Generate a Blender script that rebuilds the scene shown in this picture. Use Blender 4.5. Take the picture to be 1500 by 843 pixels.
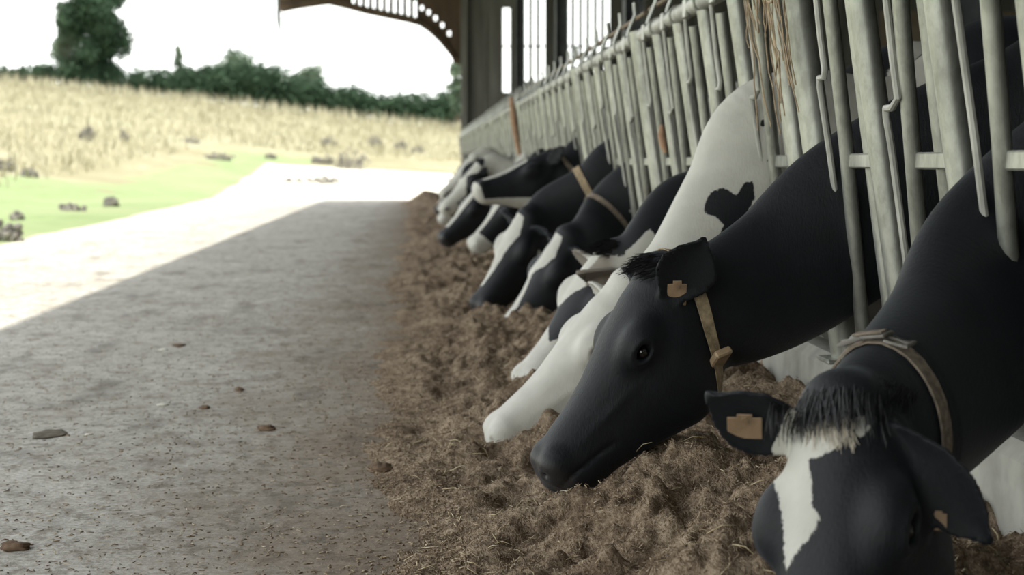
import bpy, math, random
import numpy as np
from mathutils import Vector, Matrix, Euler

random.seed(7); rng = np.random.default_rng(7)
scene = bpy.context.scene
COL = scene.collection
for o in list(bpy.data.objects): bpy.data.objects.remove(o)

# ------------------------------------------------------------------ camera, sky, sun, exposure
FPX, IW, IH = 2600.0, 1500.0, 843.0
CAM_H = 0.90
YAW, PITCH = math.radians(3.031), math.radians(4.035)
cam_d = bpy.data.cameras.new('camera'); cam = bpy.data.objects.new('camera', cam_d); COL.objects.link(cam)
cam.location = (0, 0, CAM_H)
cam.rotation_euler = (math.pi/2 - PITCH, 0, -YAW)
cam_d.sensor_width = 36; cam_d.lens = 36*FPX/IW
cam_d.clip_start = 0.05; cam_d.clip_end = 600
cam_d.dof.use_dof = True; cam_d.dof.focus_distance = 4.1; cam_d.dof.aperture_fstop = 4.8
scene.camera = cam
scene.view_settings.view_transform = 'Standard'; scene.view_settings.look = 'None'
scene.view_settings.gamma = 1.0; scene.view_settings.use_curve_mapping = False
scene.view_settings.exposure = 0.0

world = bpy.data.worlds.new('hazy_sky'); scene.world = world; world.use_nodes = True
wn = world.node_tree.nodes; wl = world.node_tree.links
bg = wn['Background']
tc = wn.new('ShaderNodeTexCoord'); sx = wn.new('ShaderNodeSeparateXYZ'); rp = wn.new('ShaderNodeValToRGB')
wl.new(tc.outputs['Generated'], sx.inputs[0]); wl.new(sx.outputs['Z'], rp.inputs[0]); wl.new(rp.outputs[0], bg.inputs[0])
rp.color_ramp.elements[0].position = 0.0; rp.color_ramp.elements[0].color = (0.97, 1.0, 0.95, 1)
rp.color_ramp.elements[1].position = 0.6; rp.color_ramp.elements[1].color = (0.93, 0.97, 1.0, 1)
bg.inputs[1].default_value = 2.6

sun_d = bpy.data.lights.new('sun', 'SUN'); sun = bpy.data.objects.new('sun', sun_d); COL.objects.link(sun)
sun_d.energy = 6.6; sun_d.angle = math.radians(1.0); sun_d.color = (1, .95, .85)
sun.rotation_euler = Vector((1.05, 1.6, -5.0)).to_track_quat('-Z', 'Y').to_euler()
sun.location = (-10, 0, 30)

# camera basis, to turn measured directions into places in the world
_r = np.array([math.cos(YAW), -math.sin(YAW), 0.0])
_f = np.array([math.sin(YAW)*math.cos(PITCH), math.cos(YAW)*math.cos(PITCH), -math.sin(PITCH)])
_u = np.cross(_r, _f)
def W(px, py, Y):
    d = _f + _r*(px-IW/2)/FPX - _u*(py-IH/2)/FPX
    t = Y/d[1]
    return np.array([d[0]*t, Y, CAM_H + d[2]*t])

def PX(V):
    d = np.asarray(V, float)-np.array([0, 0, CAM_H]); z = d@_f; up = np.cross(_r, _f)
    return IW/2+FPX*(d@_r)/z, IH/2-FPX*(d@up)/z
# ------------------------------------------------------------------ helpers
def tag(o, label=None, cat=None, group=None, kind=None):
    if label: o['label'] = label
    if cat: o['category'] = cat
    if group: o['group'] = group
    if kind: o['kind'] = kind
    return o

def mesh_np(name, V, F, mat=None, parent=None, loc=None, smooth=True):
    """V (n,3); F list of (k,m) int arrays or one array; verts are given in world space, loc becomes the origin."""
    V = np.asarray(V, dtype=np.float64)
    if loc is None:
        if parent is not None: loc = (0, 0, 0)
        else: loc = (0, 0, 0)
    if parent is not None:
        base = np.array(parent['_w']) if '_w' in parent else np.array(parent.location)
    else: base = np.zeros(3)
    loc = np.array(loc, dtype=float)
    world_origin = loc if parent is None else base
    Fs = F if isinstance(F, list) else [F]
    me = bpy.data.meshes.new(name)
    me.vertices.add(len(V)); me.vertices.foreach_set('co', (V-world_origin).astype(np.float32).ravel())
    nl = sum(f.size for f in Fs); nf = sum(len(f) for f in Fs)
    me.loops.add(nl); me.loops.foreach_set('vertex_index', np.concatenate([f.ravel() for f in Fs]).astype(np.int32))
    tot = np.concatenate([np.full(len(f), f.shape[1]) for f in Fs]).astype(np.int32)
    st = np.concatenate([[0], np.cumsum(tot)[:-1]]).astype(np.int32)
    me.polygons.add(nf); me.polygons.foreach_set('loop_start', st); me.polygons.foreach_set('loop_total', tot)
    me.polygons.foreach_set('use_smooth', np.full(nf, smooth))
    me.update(calc_edges=True); me.validate()
    if mat: me.materials.append(mat)
    o = bpy.data.objects.new(name, me); COL.objects.link(o)
    if parent is not None:
        o.parent = parent
    else:
        o.location = loc
    o['_w'] = [float(x) for x in world_origin]
    return o

class MB:
    """collects solids, links them as ONE mesh object"""
    def __init__(s): s.V = []; s.F = {}; s.n = 0
    def add(s, V, F):
        V = np.asarray(V, float); s.V.append(V)
        for f in (F if isinstance(F, list) else [F]):
            f = np.asarray(f, int); s.F.setdefault(f.shape[1], []).append(f + s.n)
        s.n += len(V)
    def box(s, lo, hi, rot=None, c=None, bev=0.0):
        lo = np.array(lo, float); hi = np.array(hi, float)
        b = min(bev, 0.45*np.min(hi-lo))
        if b <= 0:
            v = np.array([[x, y, z] for x in (lo[0], hi[0]) for y in (lo[1], hi[1]) for z in (lo[2], hi[2])])
            f = np.array([[0,1,3,2],[4,6,7,5],[0,4,5,1],[2,3,7,6],[0,2,6,4],[1,5,7,3]])
            F = [f]
        else:
            m = (lo+hi)/2; h = (hi-lo)/2; v = []; idx = {}
            for sx_ in (-1,1):
                for sy in (-1,1):
                    for sz in (-1,1):
                        for ax in range(3):
                            q = np.array([sx_*h[0], sy*h[1], sz*h[2]])
                            for a2 in range(3):
                                if a2 != ax: q[a2] -= np.sign(q[a2])*b
                            idx[(sx_,sy,sz,ax)] = len(v); v.append(m+q)
            v = np.array(v); quads = []; tris = []
            for ax in range(3):
                a1, a2 = (ax+1) % 3, (ax+2) % 3
                for sgn in (-1,1):
                    loop = []
                    for (p, q) in ((-1,-1),(1,-1),(1,1),(-1,1)):
                        k = [0,0,0]; k[ax] = sgn; k[a1] = p; k[a2] = q; loop.append(idx[(k[0],k[1],k[2],ax)])
                    quads.append(loop if sgn > 0 else loop[::-1])
                # edges parallel to ax
                for (p, q) in ((-1,-1),(1,-1),(1,1),(-1,1)):
                    k0 = [0,0,0]; k1 = [0,0,0]; k0[ax] = -1; k1[ax] = 1
                    for k in (k0, k1): k[a1] = p; k[a2] = q
                    e = [idx[(*k0,a1)], idx[(*k1,a1)], idx[(*k1,a2)], idx[(*k0,a2)]]
                    quads.append(e if p*q < 0 else e[::-1])
            for sx_ in (-1,1):
                for sy in (-1,1):
                    for sz in (-1,1):
                        t = [idx[(sx_,sy,sz,a)] for a in range(3)]
                        tris.append(t if sx_*sy*sz > 0 else t[::-1])
            F = [np.array(quads), np.array(tris)]
        if rot is not None:
            c_ = (lo+hi)/2 if c is None else np.array(c)
            R = np.array(Euler(rot).to_matrix()); v = (v-c_) @ R.T + c_
        s.add(v, F); return s
    def tube(s, pts, r, n=10, cap=True, flat=None):
        pts = np.array(pts, float); m = len(pts)
        r = np.full(m, r) if np.isscalar(r) else np.array(r, float)
        T = np.gradient(pts, axis=0); T /= np.linalg.norm(T, axis=1)[:, None]
        ref = np.array([0,0,1.0]) if abs(T[0][2]) < .9 else np.array([1.0,0,0])
        N = np.cross(T[0], ref); N /= np.linalg.norm(N); rings = []
        a = np.linspace(0, 2*math.pi, n, endpoint=False)
        for i in range(m):
            N = N - T[i]*np.dot(N, T[i]); N /= np.linalg.norm(N); B = np.cross(T[i], N)
            rings.append(pts[i] + r[i]*(np.cos(a)[:, None]*N + np.sin(a)[:, None]*B))
        V = np.concatenate(rings); q = []
        for i in range(m-1):
            for j in range(n):
                k = (j+1) % n; q.append([i*n+j, i*n+k, (i+1)*n+k, (i+1)*n+j])
        F = [np.array(q)]
        if cap:
            c0 = len(V); V = np.vstack([V, pts[0], pts[-1]])
            F.append(np.array([[c0, (j+1) % n, j] for j in range(n)] + [[c0+1, (m-1)*n+j, (m-1)*n+(j+1) % n] for j in range(n)]))
        s.add(V, F); return s
    def ellip(s, c, r, nu=14, nv=8, R=None):
        v = []; c = np.array(c, float)
        for i in range(nv+1):
            th = math.pi*i/nv
            for j in range(nu):
                ph = 2*math.pi*j/nu; v.append([math.sin(th)*math.cos(ph)*r[0], math.sin(th)*math.sin(ph)*r[1], math.cos(th)*r[2]])
        v = np.array(v)
        if R is not None: v = v @ np.array(R).T
        f = [[i*nu+j, (i+1)*nu+j, (i+1)*nu+(j+1) % nu, i*nu+(j+1) % nu] for i in range(nv) for j in range(nu)]
        s.add(v+c, np.array(f)); return s
    def prism(s, poly, axis, a0, a1):
        """polygon (2-D, CCW) extruded along axis; the other two axes in order"""
        poly = np.array(poly, float); n = len(poly); o = [i for i in range(3) if i != axis]
        V = np.zeros((2*n, 3)); V[:n, o] = poly; V[n:, o] = poly; V[:n, axis] = a0; V[n:, axis] = a1
        s.add(V, [np.array([[i, (i+1) % n, n+(i+1) % n, n+i] for i in range(n)]), np.arange(n)[::-1][None, :], np.arange(n, 2*n)[None, :]]); return s
    def build(s, name, mat, parent=None, loc=None, smooth=True):
        V = np.concatenate(s.V); F = [np.concatenate(v) for k, v in sorted(s.F.items())]
        o = mesh_np(name, V, F, mat, parent, loc, smooth)
        if smooth:
            try: o.data.set_sharp_from_angle(angle=math.radians(38))
            except Exception: pass
        return o

def empty(name, loc):
    o = bpy.data.objects.new(name, None); COL.objects.link(o); o.location = loc; o.empty_display_size = .1
    o['_w'] = [float(x) for x in loc]; return o

def copy_tree(o, parent=None, dy=0.0):
    c = o.copy(); COL.objects.link(c)
    if parent is not None: c.parent = parent
    for ch in list(o.children): copy_tree(ch, c)
    return c

# value noise
def _hash(ix, iy, iz, seed):
    h = (ix*374761393 + iy*668265263 + iz*2147483647 + seed*1274126177) & 0xffffffff
    h = ((h ^ (h >> 13))*1274126177) & 0xffffffff
    return ((h ^ (h >> 16)) & 0xffff)/65535.0
def vnoise(p, seed=0):
    p = np.asarray(p, float); i = np.floor(p).astype(np.int64); f = p-i; f = f*f*(3-2*f); out = 0
    for dx in (0,1):
        for dy in (0,1):
            for dz in (0,1):
                w = (f[...,0] if dx else 1-f[...,0])*(f[...,1] if dy else 1-f[...,1])*(f[...,2] if dz else 1-f[...,2])
                out = out + w*_hash(i[...,0]+dx, i[...,1]+dy, i[...,2]+dz, seed)
    return out*2-1
def fbm(p, oct=4, seed=0, gain=.5):
    a = 1; s = 0
    for k in range(oct):
        s = s + a*vnoise(np.asarray(p)*2.03**k + 17.3*k, seed+k); a *= gain
    return s

# ------------------------------------------------------------------ materials
class Mat:
    def __init__(s, name):
        s.m = bpy.data.materials.new(name); s.m.use_nodes = True; s.N = s.m.node_tree.nodes; s.L = s.m.node_tree.links
        s.b = s.N['Principled BSDF']
    def n(s, t, **kw):
        x = s.N.new(t)
        for k, v in kw.items(): setattr(x, k, v)
        return x
    def coord(s, scale=(1,1,1), kind='Object', rot=(0,0,0)):
        t = s.n('ShaderNodeTexCoord'); mp = s.n('ShaderNodeMapping'); mp.inputs['Scale'].default_value = scale; mp.inputs['Rotation'].default_value = rot
        s.L.new(t.outputs[kind], mp.inputs[0]); return mp.outputs[0]
    def noise(s, scale, vec=None, detail=4, rough=.55, dist=0):
        x = s.n('ShaderNodeTexNoise'); x.inputs['Scale'].default_value = scale; x.inputs['Detail'].default_value = detail
        x.inputs['Roughness'].default_value = rough; x.inputs['Distortion'].default_value = dist
        if vec is not None: s.L.new(vec, x.inputs['Vector'])
        return x.outputs[0]
    def ramp(s, fac, stops):
        r = s.n('ShaderNodeValToRGB'); e = r.color_ramp.elements
        while len(e) < len(stops): e.new(.5)
        for k, (p, c) in enumerate(stops):
            e[k].position = p; e[k].color = (*c, 1) if len(c) == 3 else c
        s.L.new(fac, r.inputs[0]); return r.outputs[0]
    def mix(s, fac, a, b, mode='MIX'):
        x = s.n('ShaderNodeMix', data_type='RGBA', blend_type=mode)
        for val, i in ((fac, 0), (a, 6), (b, 7)):
            if hasattr(val, 'links') or isinstance(val, bpy.types.NodeSocket): s.L.new(val, x.inputs[i])
            else: x.inputs[i].default_value = (*val, 1) if isinstance(val, tuple) else val
        return x.outputs[2]
    def math(s, op, a, b=0.0, clamp=False):
        x = s.n('ShaderNodeMath', operation=op, use_clamp=clamp)
        for i, v in enumerate((a, b)):
            if isinstance(v, bpy.types.NodeSocket): s.L.new(v, x.inputs[i])
            else: x.inputs[i].default_value = v
        return x.outputs[0]
    def attr(s, name):
        x = s.n('ShaderNodeAttribute'); x.attribute_name = name; return x.outputs['Fac']
    def bump(s, h, strength=.3, dist=.01):
        x = s.n('ShaderNodeBump'); x.inputs['Strength'].default_value = strength; x.inputs['Distance'].default_value = dist
        s.L.new(h, x.inputs['Height']); s.L.new(x.outputs[0], s.b.inputs['Normal'])
    def set(s, col=None, rough=None, metal=None, spec=None):
        for v, k in ((col, 'Base Color'), (rough, 'Roughness'), (metal, 'Metallic'), (spec, 'Specular IOR Level')):
            if v is None: continue
            if isinstance(v, bpy.types.NodeSocket): s.L.new(v, s.b.inputs[k])
            else: s.b.inputs[k].default_value = (*v, 1) if isinstance(v, tuple) else v
        return s

def simple(name, col, var=.15, scale=12, rough=.7, metal=0, bump=.15, stretch=(1,1,1), spec=.3):
    m = Mat(name); v = m.coord(stretch); f = m.noise(scale, v)
    lo = tuple(c*(1-var*1.6) for c in col); hi = tuple(min(1, c*(1+var)) for c in col)
    m.set(m.ramp(f, [(.3, lo), (.7, hi)]), rough, metal, spec); m.bump(f, bump, .005); return m.m

# alley concrete: grey slab, brownish near the feed, damp stains, dust
def make_concrete():
    m = Mat('alley_concrete'); v = m.coord((1,1,1)); vs = m.coord((1.0,.55,1))
    a = m.noise(1.3, vs, 6, .6); b = m.noise(9, vs, 6, .65); c = m.noise(60, v, 4, .7)
    base = m.ramp(m.math('ADD', m.math('MULTIPLY', a, .45), m.math('MULTIPLY', b, .55)),
                  [(.30, (.27,.25,.215)), (.45, (.46,.45,.41)), (.62, (.60,.59,.55))])
    spk = m.ramp(c, [(.42, (.62,.58,.53)), (.58, (1,1,1)), (.74, (1.0,1.0,1.0))])
    base = m.mix(.8, base, spk, 'MULTIPLY')
    # feed dust trodden out over the slab, stronger towards the feed
    t = m.n('ShaderNodeTexCoord'); sp = m.n('ShaderNodeSeparateXYZ'); m.L.new(t.outputs['Object'], sp.inputs[0])
    wob = m.math('MULTIPLY', m.math('SUBTRACT', m.noise(2.2, vs, 6, .7), .5), 1.7)
    g = m.math('ADD', m.math('MULTIPLY', m.math('ADD', sp.outputs['X'], .92), 1.35), wob)
    g = m.math('MULTIPLY', m.math('ADD', g, .0), .9, True)
    dirt = m.ramp(m.noise(25, v, 6, .75), [(.3, (.12,.09,.066)), (.7, (.33,.265,.20))])
    base = m.mix(g, base, dirt)
    q1 = m.ramp(m.noise(16, m.coord((1,.6,1)), 5, .7), [(.38, (.52,.49,.44)), (.50, (1,1,1))]); base = m.mix(.8, base, q1, 'MULTIPLY')
    q2 = m.ramp(m.noise(85, v, 3, .6), [(.64, (0,0,0)), (.70, (1,1,1))]); base = m.mix(m.math('MULTIPLY', q2, .5), base, (.6,.56,.47))
    q3 = m.ramp(m.noise(5.5, m.coord((1,.5,1), rot=(0,0,.4)), 5, .65), [(.50, (0,0,0)), (.66, (1,1,1))]); base = m.mix(m.math('MULTIPLY', q3, .38), base, (.24,.19,.135))
    # dark scuffs
    st = m.ramp(m.noise(3.4, m.coord((1,.35,1)), 5, .6), [(.55, (0,0,0)), (.68, (1,1,1))])
    base = m.mix(m.math('MULTIPLY', st, .6), base, (.12,.105,.085))
    m.set(base, .85, 0, .25); m.bump(m.math('ADD', b, c), .35, .012); return m.m
M_CONC = make_concrete()

def make_terrain():
    m = Mat('field_and_lane'); v = m.coord((1,1,1)); g = m.attr('green'); l = m.attr('lane')
    n1 = m.noise(.25, v, 6, .65); n2 = m.noise(2.5, v, 5, .7)
    nn = m.math('ADD', m.math('MULTIPLY', n1, .6), m.math('MULTIPLY', n2, .4))
    dry = m.ramp(nn, [(.36, (.19,.17,.10)), (.5, (.235,.218,.135)), (.62, (.31,.30,.21))])
    grn = m.ramp(nn, [(.36, (.155,.205,.09)), (.5, (.20,.25,.12)), (.66, (.235,.245,.14))])
    ln = m.ramp(n2, [(.3, (.56,.51,.43)), (.7, (.66,.63,.55))])
    nz = m.math('MULTIPLY', m.math('SUBTRACT', n1, .5), 2.2)
    gm = m.math('MULTIPLY', m.math('ADD', m.math('ADD', g, nz), .5), 1.0, True)
    gm = m.ramp(gm, [(.42, (0,0,0)), (.58, (1,1,1))])
    lm = m.ramp(m.math('ADD', m.math('MULTIPLY', nz, .12), l), [(.46, (0,0,0)), (.54, (1,1,1))])
    c = m.mix(gm, dry, grn); c = m.mix(lm, c, ln)
    m.set(c, .95, 0, .1); m.bump(n2, .5, .1); return m.m
M_TERR = make_terrain()

def make_feed():
    m = Mat('silage_mix'); v = m.coord((1,1,1))
    a = m.noise(4, v, 5, .6); b = m.noise(34, v, 6, .75); c = m.noise(120, m.coord((1,.5,1)), 3, .7)
    f = m.math('ADD', m.math('ADD', m.math('MULTIPLY', a, .30), m.math('MULTIPLY', b, .45)), m.math('MULTIPLY', c, .25))
    col = m.ramp(f, [(.36, (.065,.043,.028)), (.47, (.21,.152,.104)), (.55, (.40,.31,.22)), (.66, (.55,.455,.34))])
    m.set(col, .95, 0, .12); m.bump(m.math('ADD', b, c), .9, .02); return m.m
M_FEED = make_feed()
def make_fibre(name, cols):
    m = Mat(name); v = m.coord((1,1,1)); f = m.noise(45, v, 2, .5)
    m.set(m.ramp(f, cols), .9, 0, .15); return m.m
M_FIB = make_fibre('silage_fibre', [(.3, (.13,.092,.06)), (.45, (.25,.185,.125)), (.55, (.36,.28,.195)), (.7, (.54,.45,.33))])
M_STRAW = make_fibre('straw', [(.3, (.38,.29,.17)), (.6, (.62,.53,.36)), (.75, (.74,.68,.53))])

def make_coat(name, black=(.0048,.0060,.0085), white=(.54,.53,.48), edge=.010):
    m = Mat(name); v = m.coord((1,1,1)); d = m.attr('coat'); pk = m.attr('skin'); mu = m.attr('tint')
    n1 = m.noise(55, v, 4, .7); n2 = m.noise(210, m.coord((1,1,.35)), 3, .6); n3 = m.noise(14, v, 3, .5)
    e = m.math('MULTIPLY', m.math('SUBTRACT', m.math('ADD', m.math('MULTIPLY', n1, .65), m.math('MULTIPLY', n2, .35)), .5), edge*2.4)
    t = m.math('ADD', d, e); t = m.math('MULTIPLY', m.math('ADD', t, .0012), 420, True)
    wc = m.ramp(n3, [(.3, tuple(c*.86 for c in white)), (.7, white)])
    bc = m.ramp(m.math('ADD', m.math('MULTIPLY', n3, .5), m.math('MULTIPLY', n2, .5)), [(.35, tuple(c*.7 for c in black)), (.65, tuple(c*1.35 for c in black))])
    wc = m.mix(m.math('MULTIPLY', mu, .6), wc, (.16,.13,.10))
    c = m.mix(t, bc, wc)
    c = m.mix(pk, c, (.03,.028,.028))
    m.set(c, m.mix(pk, (.62,.62,.62), (.35,.35,.35)), 0, .35)
    m.b.inputs['Sheen Weight'].default_value = .06; m.b.inputs['Sheen Roughness'].default_value = .45
    m.b.inputs['Sheen Tint'].default_value = (.75,.85,1,1)
    m.bump(m.math('ADD', n2, m.math('MULTIPLY', n1, .5)), .35, .004); return m.m
M_COAT = make_coat('holstein_coat')
M_EYE = simple('cow_eye', (.008,.006,.006), .1, 5, .06, 0, 0, spec=.8)
M_HAIR_B = simple('black_hair', (.014,.014,.016), .3, 60, .5, 0, 0, spec=.4)
M_HAIR_W = simple('cream_hair', (.62,.55,.44), .25, 60, .6, 0, 0)
M_TAG = simple('ear_tag_plastic', (.31,.215,.135), .2, 30, .5, 0, .05)
M_STRAP = simple('collar_webbing', (.25,.205,.16), .3, 70, .85, 0, .5)
M_STRAPY = simple('pale_webbing', (.40,.31,.20), .25, 70, .85, 0, .4)
M_BOXT = simple('transponder_case', (.40,.29,.18), .15, 20, .5, 0, .1)
M_BUCK = simple('dull_buckle', (.24,.225,.20), .25, 30, .5, .3, .2)

def make_galv():
    m = Mat('galvanised_steel'); v = m.coord((1,1,.35)); a = m.noise(7, v, 6, .65); b = m.noise(38, m.coord((1,1,.5)), 4, .6)
    c = m.ramp(a, [(.3, (.24,.245,.22)), (.5, (.40,.41,.37)), (.7, (.53,.54,.49))])
    r = m.ramp(m.noise(5.5, m.coord((1,1,.5)), 6, .7), [(.62, (0,0,0)), (.72, (1,1,1))])
    c = m.mix(m.math('MULTIPLY', r, .65), c, (.17,.13,.095))
    d = m.ramp(b, [(.40, (.7,.7,.68)), (.55, (1,1,1))]); c = m.mix(.6, c, d, 'MULTIPLY')
    m.set(c, .42, .7, .45); m.bump(b, .18, .003); return m.m
M_GALV = make_galv()
M_RAIL = simple('worn_steel_rail', (.42,.42,.385), .22, 9, .5, .3, .15)
M_ROD = simple('rusty_rod', (.20,.155,.11), .3, 20, .7, .2, .3)
M_CURB = simple('curb_concrete', (.33,.325,.29), .18, 7, .9, 0, .35)
M_TIMB = simple('brown_boarding', (.12,.085,.058), .25, 5, .85, 0, .3, (1,1,.15))
M_GREYB = simple('weathered_boarding', (.19,.19,.17), .25, 5, .85, 0, .3, (1,1,.1))
M_TAN = simple('tan_sheeting', (.34,.28,.21), .15, 3, .8, 0, .1)
M_ROOF = simple('fibre_cement_roof', (.16,.15,.14), .2, 2, .9, 0, .2)
M_STEEL = simple('painted_steel_column', (.13,.14,.145), .2, 5, .7, .1, .1)
M_WALLR = simple('dark_side_cladding', (.05,.05,.05), .2, 3, .9, 0, .2)
M_BARNF = simple('barn_floor_slurry', (.09,.075,.055), .3, 3, .6, 0, .4)
M_TWINE = simple('baler_twine', (.40,.31,.21), .25, 40, .9, 0, .2)
M_ORANGE = simple('faded_orange_rope', (.40,.25,.16), .2, 20, .9, 0, .2)
M_BARK = simple('bark', (.10,.08,.06), .3, 8, .95, 0, .6)
M_CLOD = simple('dried_clod', (.17,.115,.075), .4, 25, .95, 0, .8)
M_DUNG = simple('dried_dung', (.12,.10,.07), .4, 30, .9, 0, .5)
M_FLAKE = simple('pale_flake', (.70,.68,.58), .15, 20, .8, 0, .1)
def make_leaf(name, a, b, c):
    m = Mat(name); f = m.noise(.9, m.coord(), 4, .7); m.set(m.ramp(f, [(.3, a), (.5, b), (.72, c)]), .7, 0, .2)
    return m.m
M_LEAF = make_leaf('hedge_leaf', (.014,.030,.015), (.028,.058,.030), (.065,.11,.06))
M_LEAF2 = make_leaf('pale_leaf', (.045,.075,.045), (.09,.13,.085), (.17,.22,.13))
M_WEED = make_leaf('dry_weed', (.10,.095,.085), (.17,.16,.14), (.26,.25,.2))
M_DRY = make_leaf('dry_stems', (.29,.265,.17), (.36,.335,.23), (.43,.41,.30))

# ------------------------------------------------------------------ ground
EDGE_X = -4.6
def terr_h(X, Y):
    y0 = np.interp(X, [-30, -12, -5, 3], [16, 22, 44, 52])
    t = np.clip((Y-y0)/(112-y0), 0, 1.6)
    t = np.where(t < 1, t**1.25, 1+(t-1)*.35)
    h = t*(3.0+.108*(2-np.minimum(X, 2)))
    bank = np.clip((EDGE_X-X)/1.2, 0, 1)*.06
    return h+bank*(np.clip(1-t*3, 0, 1))
# sunlit lane, verge and field as one ground sheet outside the roofed alley
xs = np.concatenate([np.linspace(-75, -12, 60), np.linspace(-11.6, 3, 90), np.linspace(4, 45, 25)])
ys = np.concatenate([np.linspace(-26, 20, 50), np.linspace(20.5, 130, 200), np.linspace(133, 210, 25)])
GX, GY = np.meshgrid(xs, ys, indexing='ij')
HZ = terr_h(GX, GY)
und = fbm(np.stack([GX*.25, GY*.25, GX*0], -1), 4, 3)*.10
soft = np.clip((EDGE_X-.4-GX)/2, 0, 1)+np.clip((GY-70)/15, 0, 1); HZ = HZ+und*np.clip(soft, 0, 1)
HZ -= .012
P = np.stack([GX, GY, HZ], -1).reshape(-1, 3); nx, ny = GX.shape
ii, jj = np.meshgrid(np.arange(nx-1), np.arange(ny-1), indexing='ij'); a = (ii*ny+jj).ravel()
ground = mesh_np('ground', P, np.stack([a, a+ny, a+ny+1, a+1], 1), M_TERR)
tag(ground, 'sunlit lane, green verge and dry grass field rising to the hedge', 'ground', kind='structure')
gl = np.clip((GX-(EDGE_X-4.6+np.clip((GY-20)/45, 0, 1)*2.2))/3.0, -1, 1)*1.0*np.where(GX < EDGE_X+.6, 1, -1)
gl = np.where(GY > 70, -1, gl); gl = np.where(GY < 45, np.where(GX > -10, np.maximum(gl, .25), gl), gl)
lane_edge = EDGE_X-np.clip((GY-20)/50, 0, 1)*.9
ll = np.where(GY < 64, .5+(GX-lane_edge)*.5, .5-(GY-64)*.15)
for nm, arr in (('green', gl), ('lane', np.clip(ll, 0, 1))):
    at = ground.data.attributes.new(nm, 'FLOAT', 'POINT'); at.data.foreach_set('value', arr.ravel().astype(np.float32))

# roofed alley slab: roof's shade falls on it, slab edge runs to the curb
fl = MB(); fl.box((-3.9, -24, -.25), (1.16, 43.2, .0))
floor = fl.build('floor', M_CONC); tag(floor, 'grey concrete feed alley floor strewn with feed dust', 'floor', kind='structure')
bf = MB(); bf.box((1.42, -24, -.25), (17.9, 43.0, .0)); o = bf.build('floor', M_BARNF); tag(o, 'dark slurry-wet barn floor behind the feed fence', 'floor', kind='structure')
cb = MB(); cb.prism([(1.16,-.25),(1.42,-.25),(1.42,.33),(1.40,.35),(1.19,.35),(1.16,.32)], 1, -24, 43.0)
curb = cb.build('feed_curb', M_CURB, smooth=False); tag(curb, 'low grey concrete curb under the headlock fence', 'curb', kind='structure')

# ------------------------------------------------------------------ barn shell
RY0, RY1 = -24.0, 42.2
def roof_z(X): return 5.0+(min(X, 7.4)+3.2)*.30 if X <= 7.4 else 5.0+10.6*.30-(X-7.4)*.30
rf = MB()
xx = np.linspace(-3.25, 18.1, 300); zz = np.array([roof_z(x) for x in xx])+.025*np.sin(xx*2*math.pi/.30)
# corrugations run down the slope, so the wave lies along Y
yy = np.linspace(RY0, RY1, 860); wave = .022*np.sin(yy*2*math.pi/.30)
xk = np.array([-3.3, 7.4, 18.1]); zk = np.array([roof_z(-3.3), roof_z(7.4), roof_z(18.1)])
for lo in (0,):
    V = []; n = len(yy)
    for top in (0, .02):
        for k in range(3):
            V.append(np.stack([np.full(n, xk[k]), yy, zk[k]+wave+top], 1))
    V = np.concatenate(V); F = []
    i = np.arange(n-1)
    for k in (0, 1):
        F.append(np.stack([k*n+i, k*n+i+1, (k+1)*n+i+1, (k+1)*n+i], 1))
        F.append(np.stack([(3+k)*n+i, (4+k)*n+i, (4+k)*n+i+1, (3+k)*n+i+1], 1))
    for k in (0, 2): F.append(np.stack([k*n+i, (3+k)*n+i, (3+k)*n+i+1, k*n+i+1], 1))
    rf.add(V, np.concatenate(F))
roof = rf.build('roof', M_ROOF); tag(roof, 'corrugated barn roof reaching over the feed alley', 'roof', kind='structure')
pu = MB()
for x in np.arange(-2.9, 18, 1.5):
    z = roof_z(x)-.10; pu.box((x-.04, RY0, z-.09), (x+.04, RY1-.1, z+.07))
o = pu.build('roof_purlins', M_TIMB, smooth=False); tag(o, 'timber purlins carrying the roof sheets', 'purlins', kind='structure')
for Yc in (7.5, 19.0, 28.5, 40.0):
    t = empty('barn_column', (2.3, Yc, 0)); m_ = MB()
    m_.box((2.2, Yc-.12, 0), (2.22, Yc+.12, 6.4)).box((2.38, Yc-.12, 0), (2.40, Yc+.12, 6.4)).box((2.2, Yc-.006, 0), (2.4, Yc+.006, 6.4))
    m_.build('column_shaft', M_STEEL, t, smooth=False)
    b_ = MB(); b_.box((2.12, Yc-.2, .0), (2.48, Yc+.2, .02)); b_.build('base_plate', M_STEEL, t, smooth=False)
    r_ = MB(); pts = [(-3.0, roof_z(-3.0)-.42), (7.4, roof_z(7.4)-.42), (17.8, roof_z(17.8)-.42), (17.8, roof_z(17.8)-.2), (7.4, roof_z(7.4)-.2), (-3.0, roof_z(-3.0)-.2)]
    r_.prism(pts, 1, Yc-.06, Yc+.06); r_.build('rafter', M_STEEL, t, smooth=False)
    tag(t, {7.5: 'grey steel barn column nearest the camera behind the headlocks', 19.0: 'grey steel column behind the fence, second from camera', 28.5: 'dark steel column seen between the two wider slatted openings', 40.0: 'farthest steel column by the end wall'}[Yc], 'column', 'steel columns inside the barn', 'structure')

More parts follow.
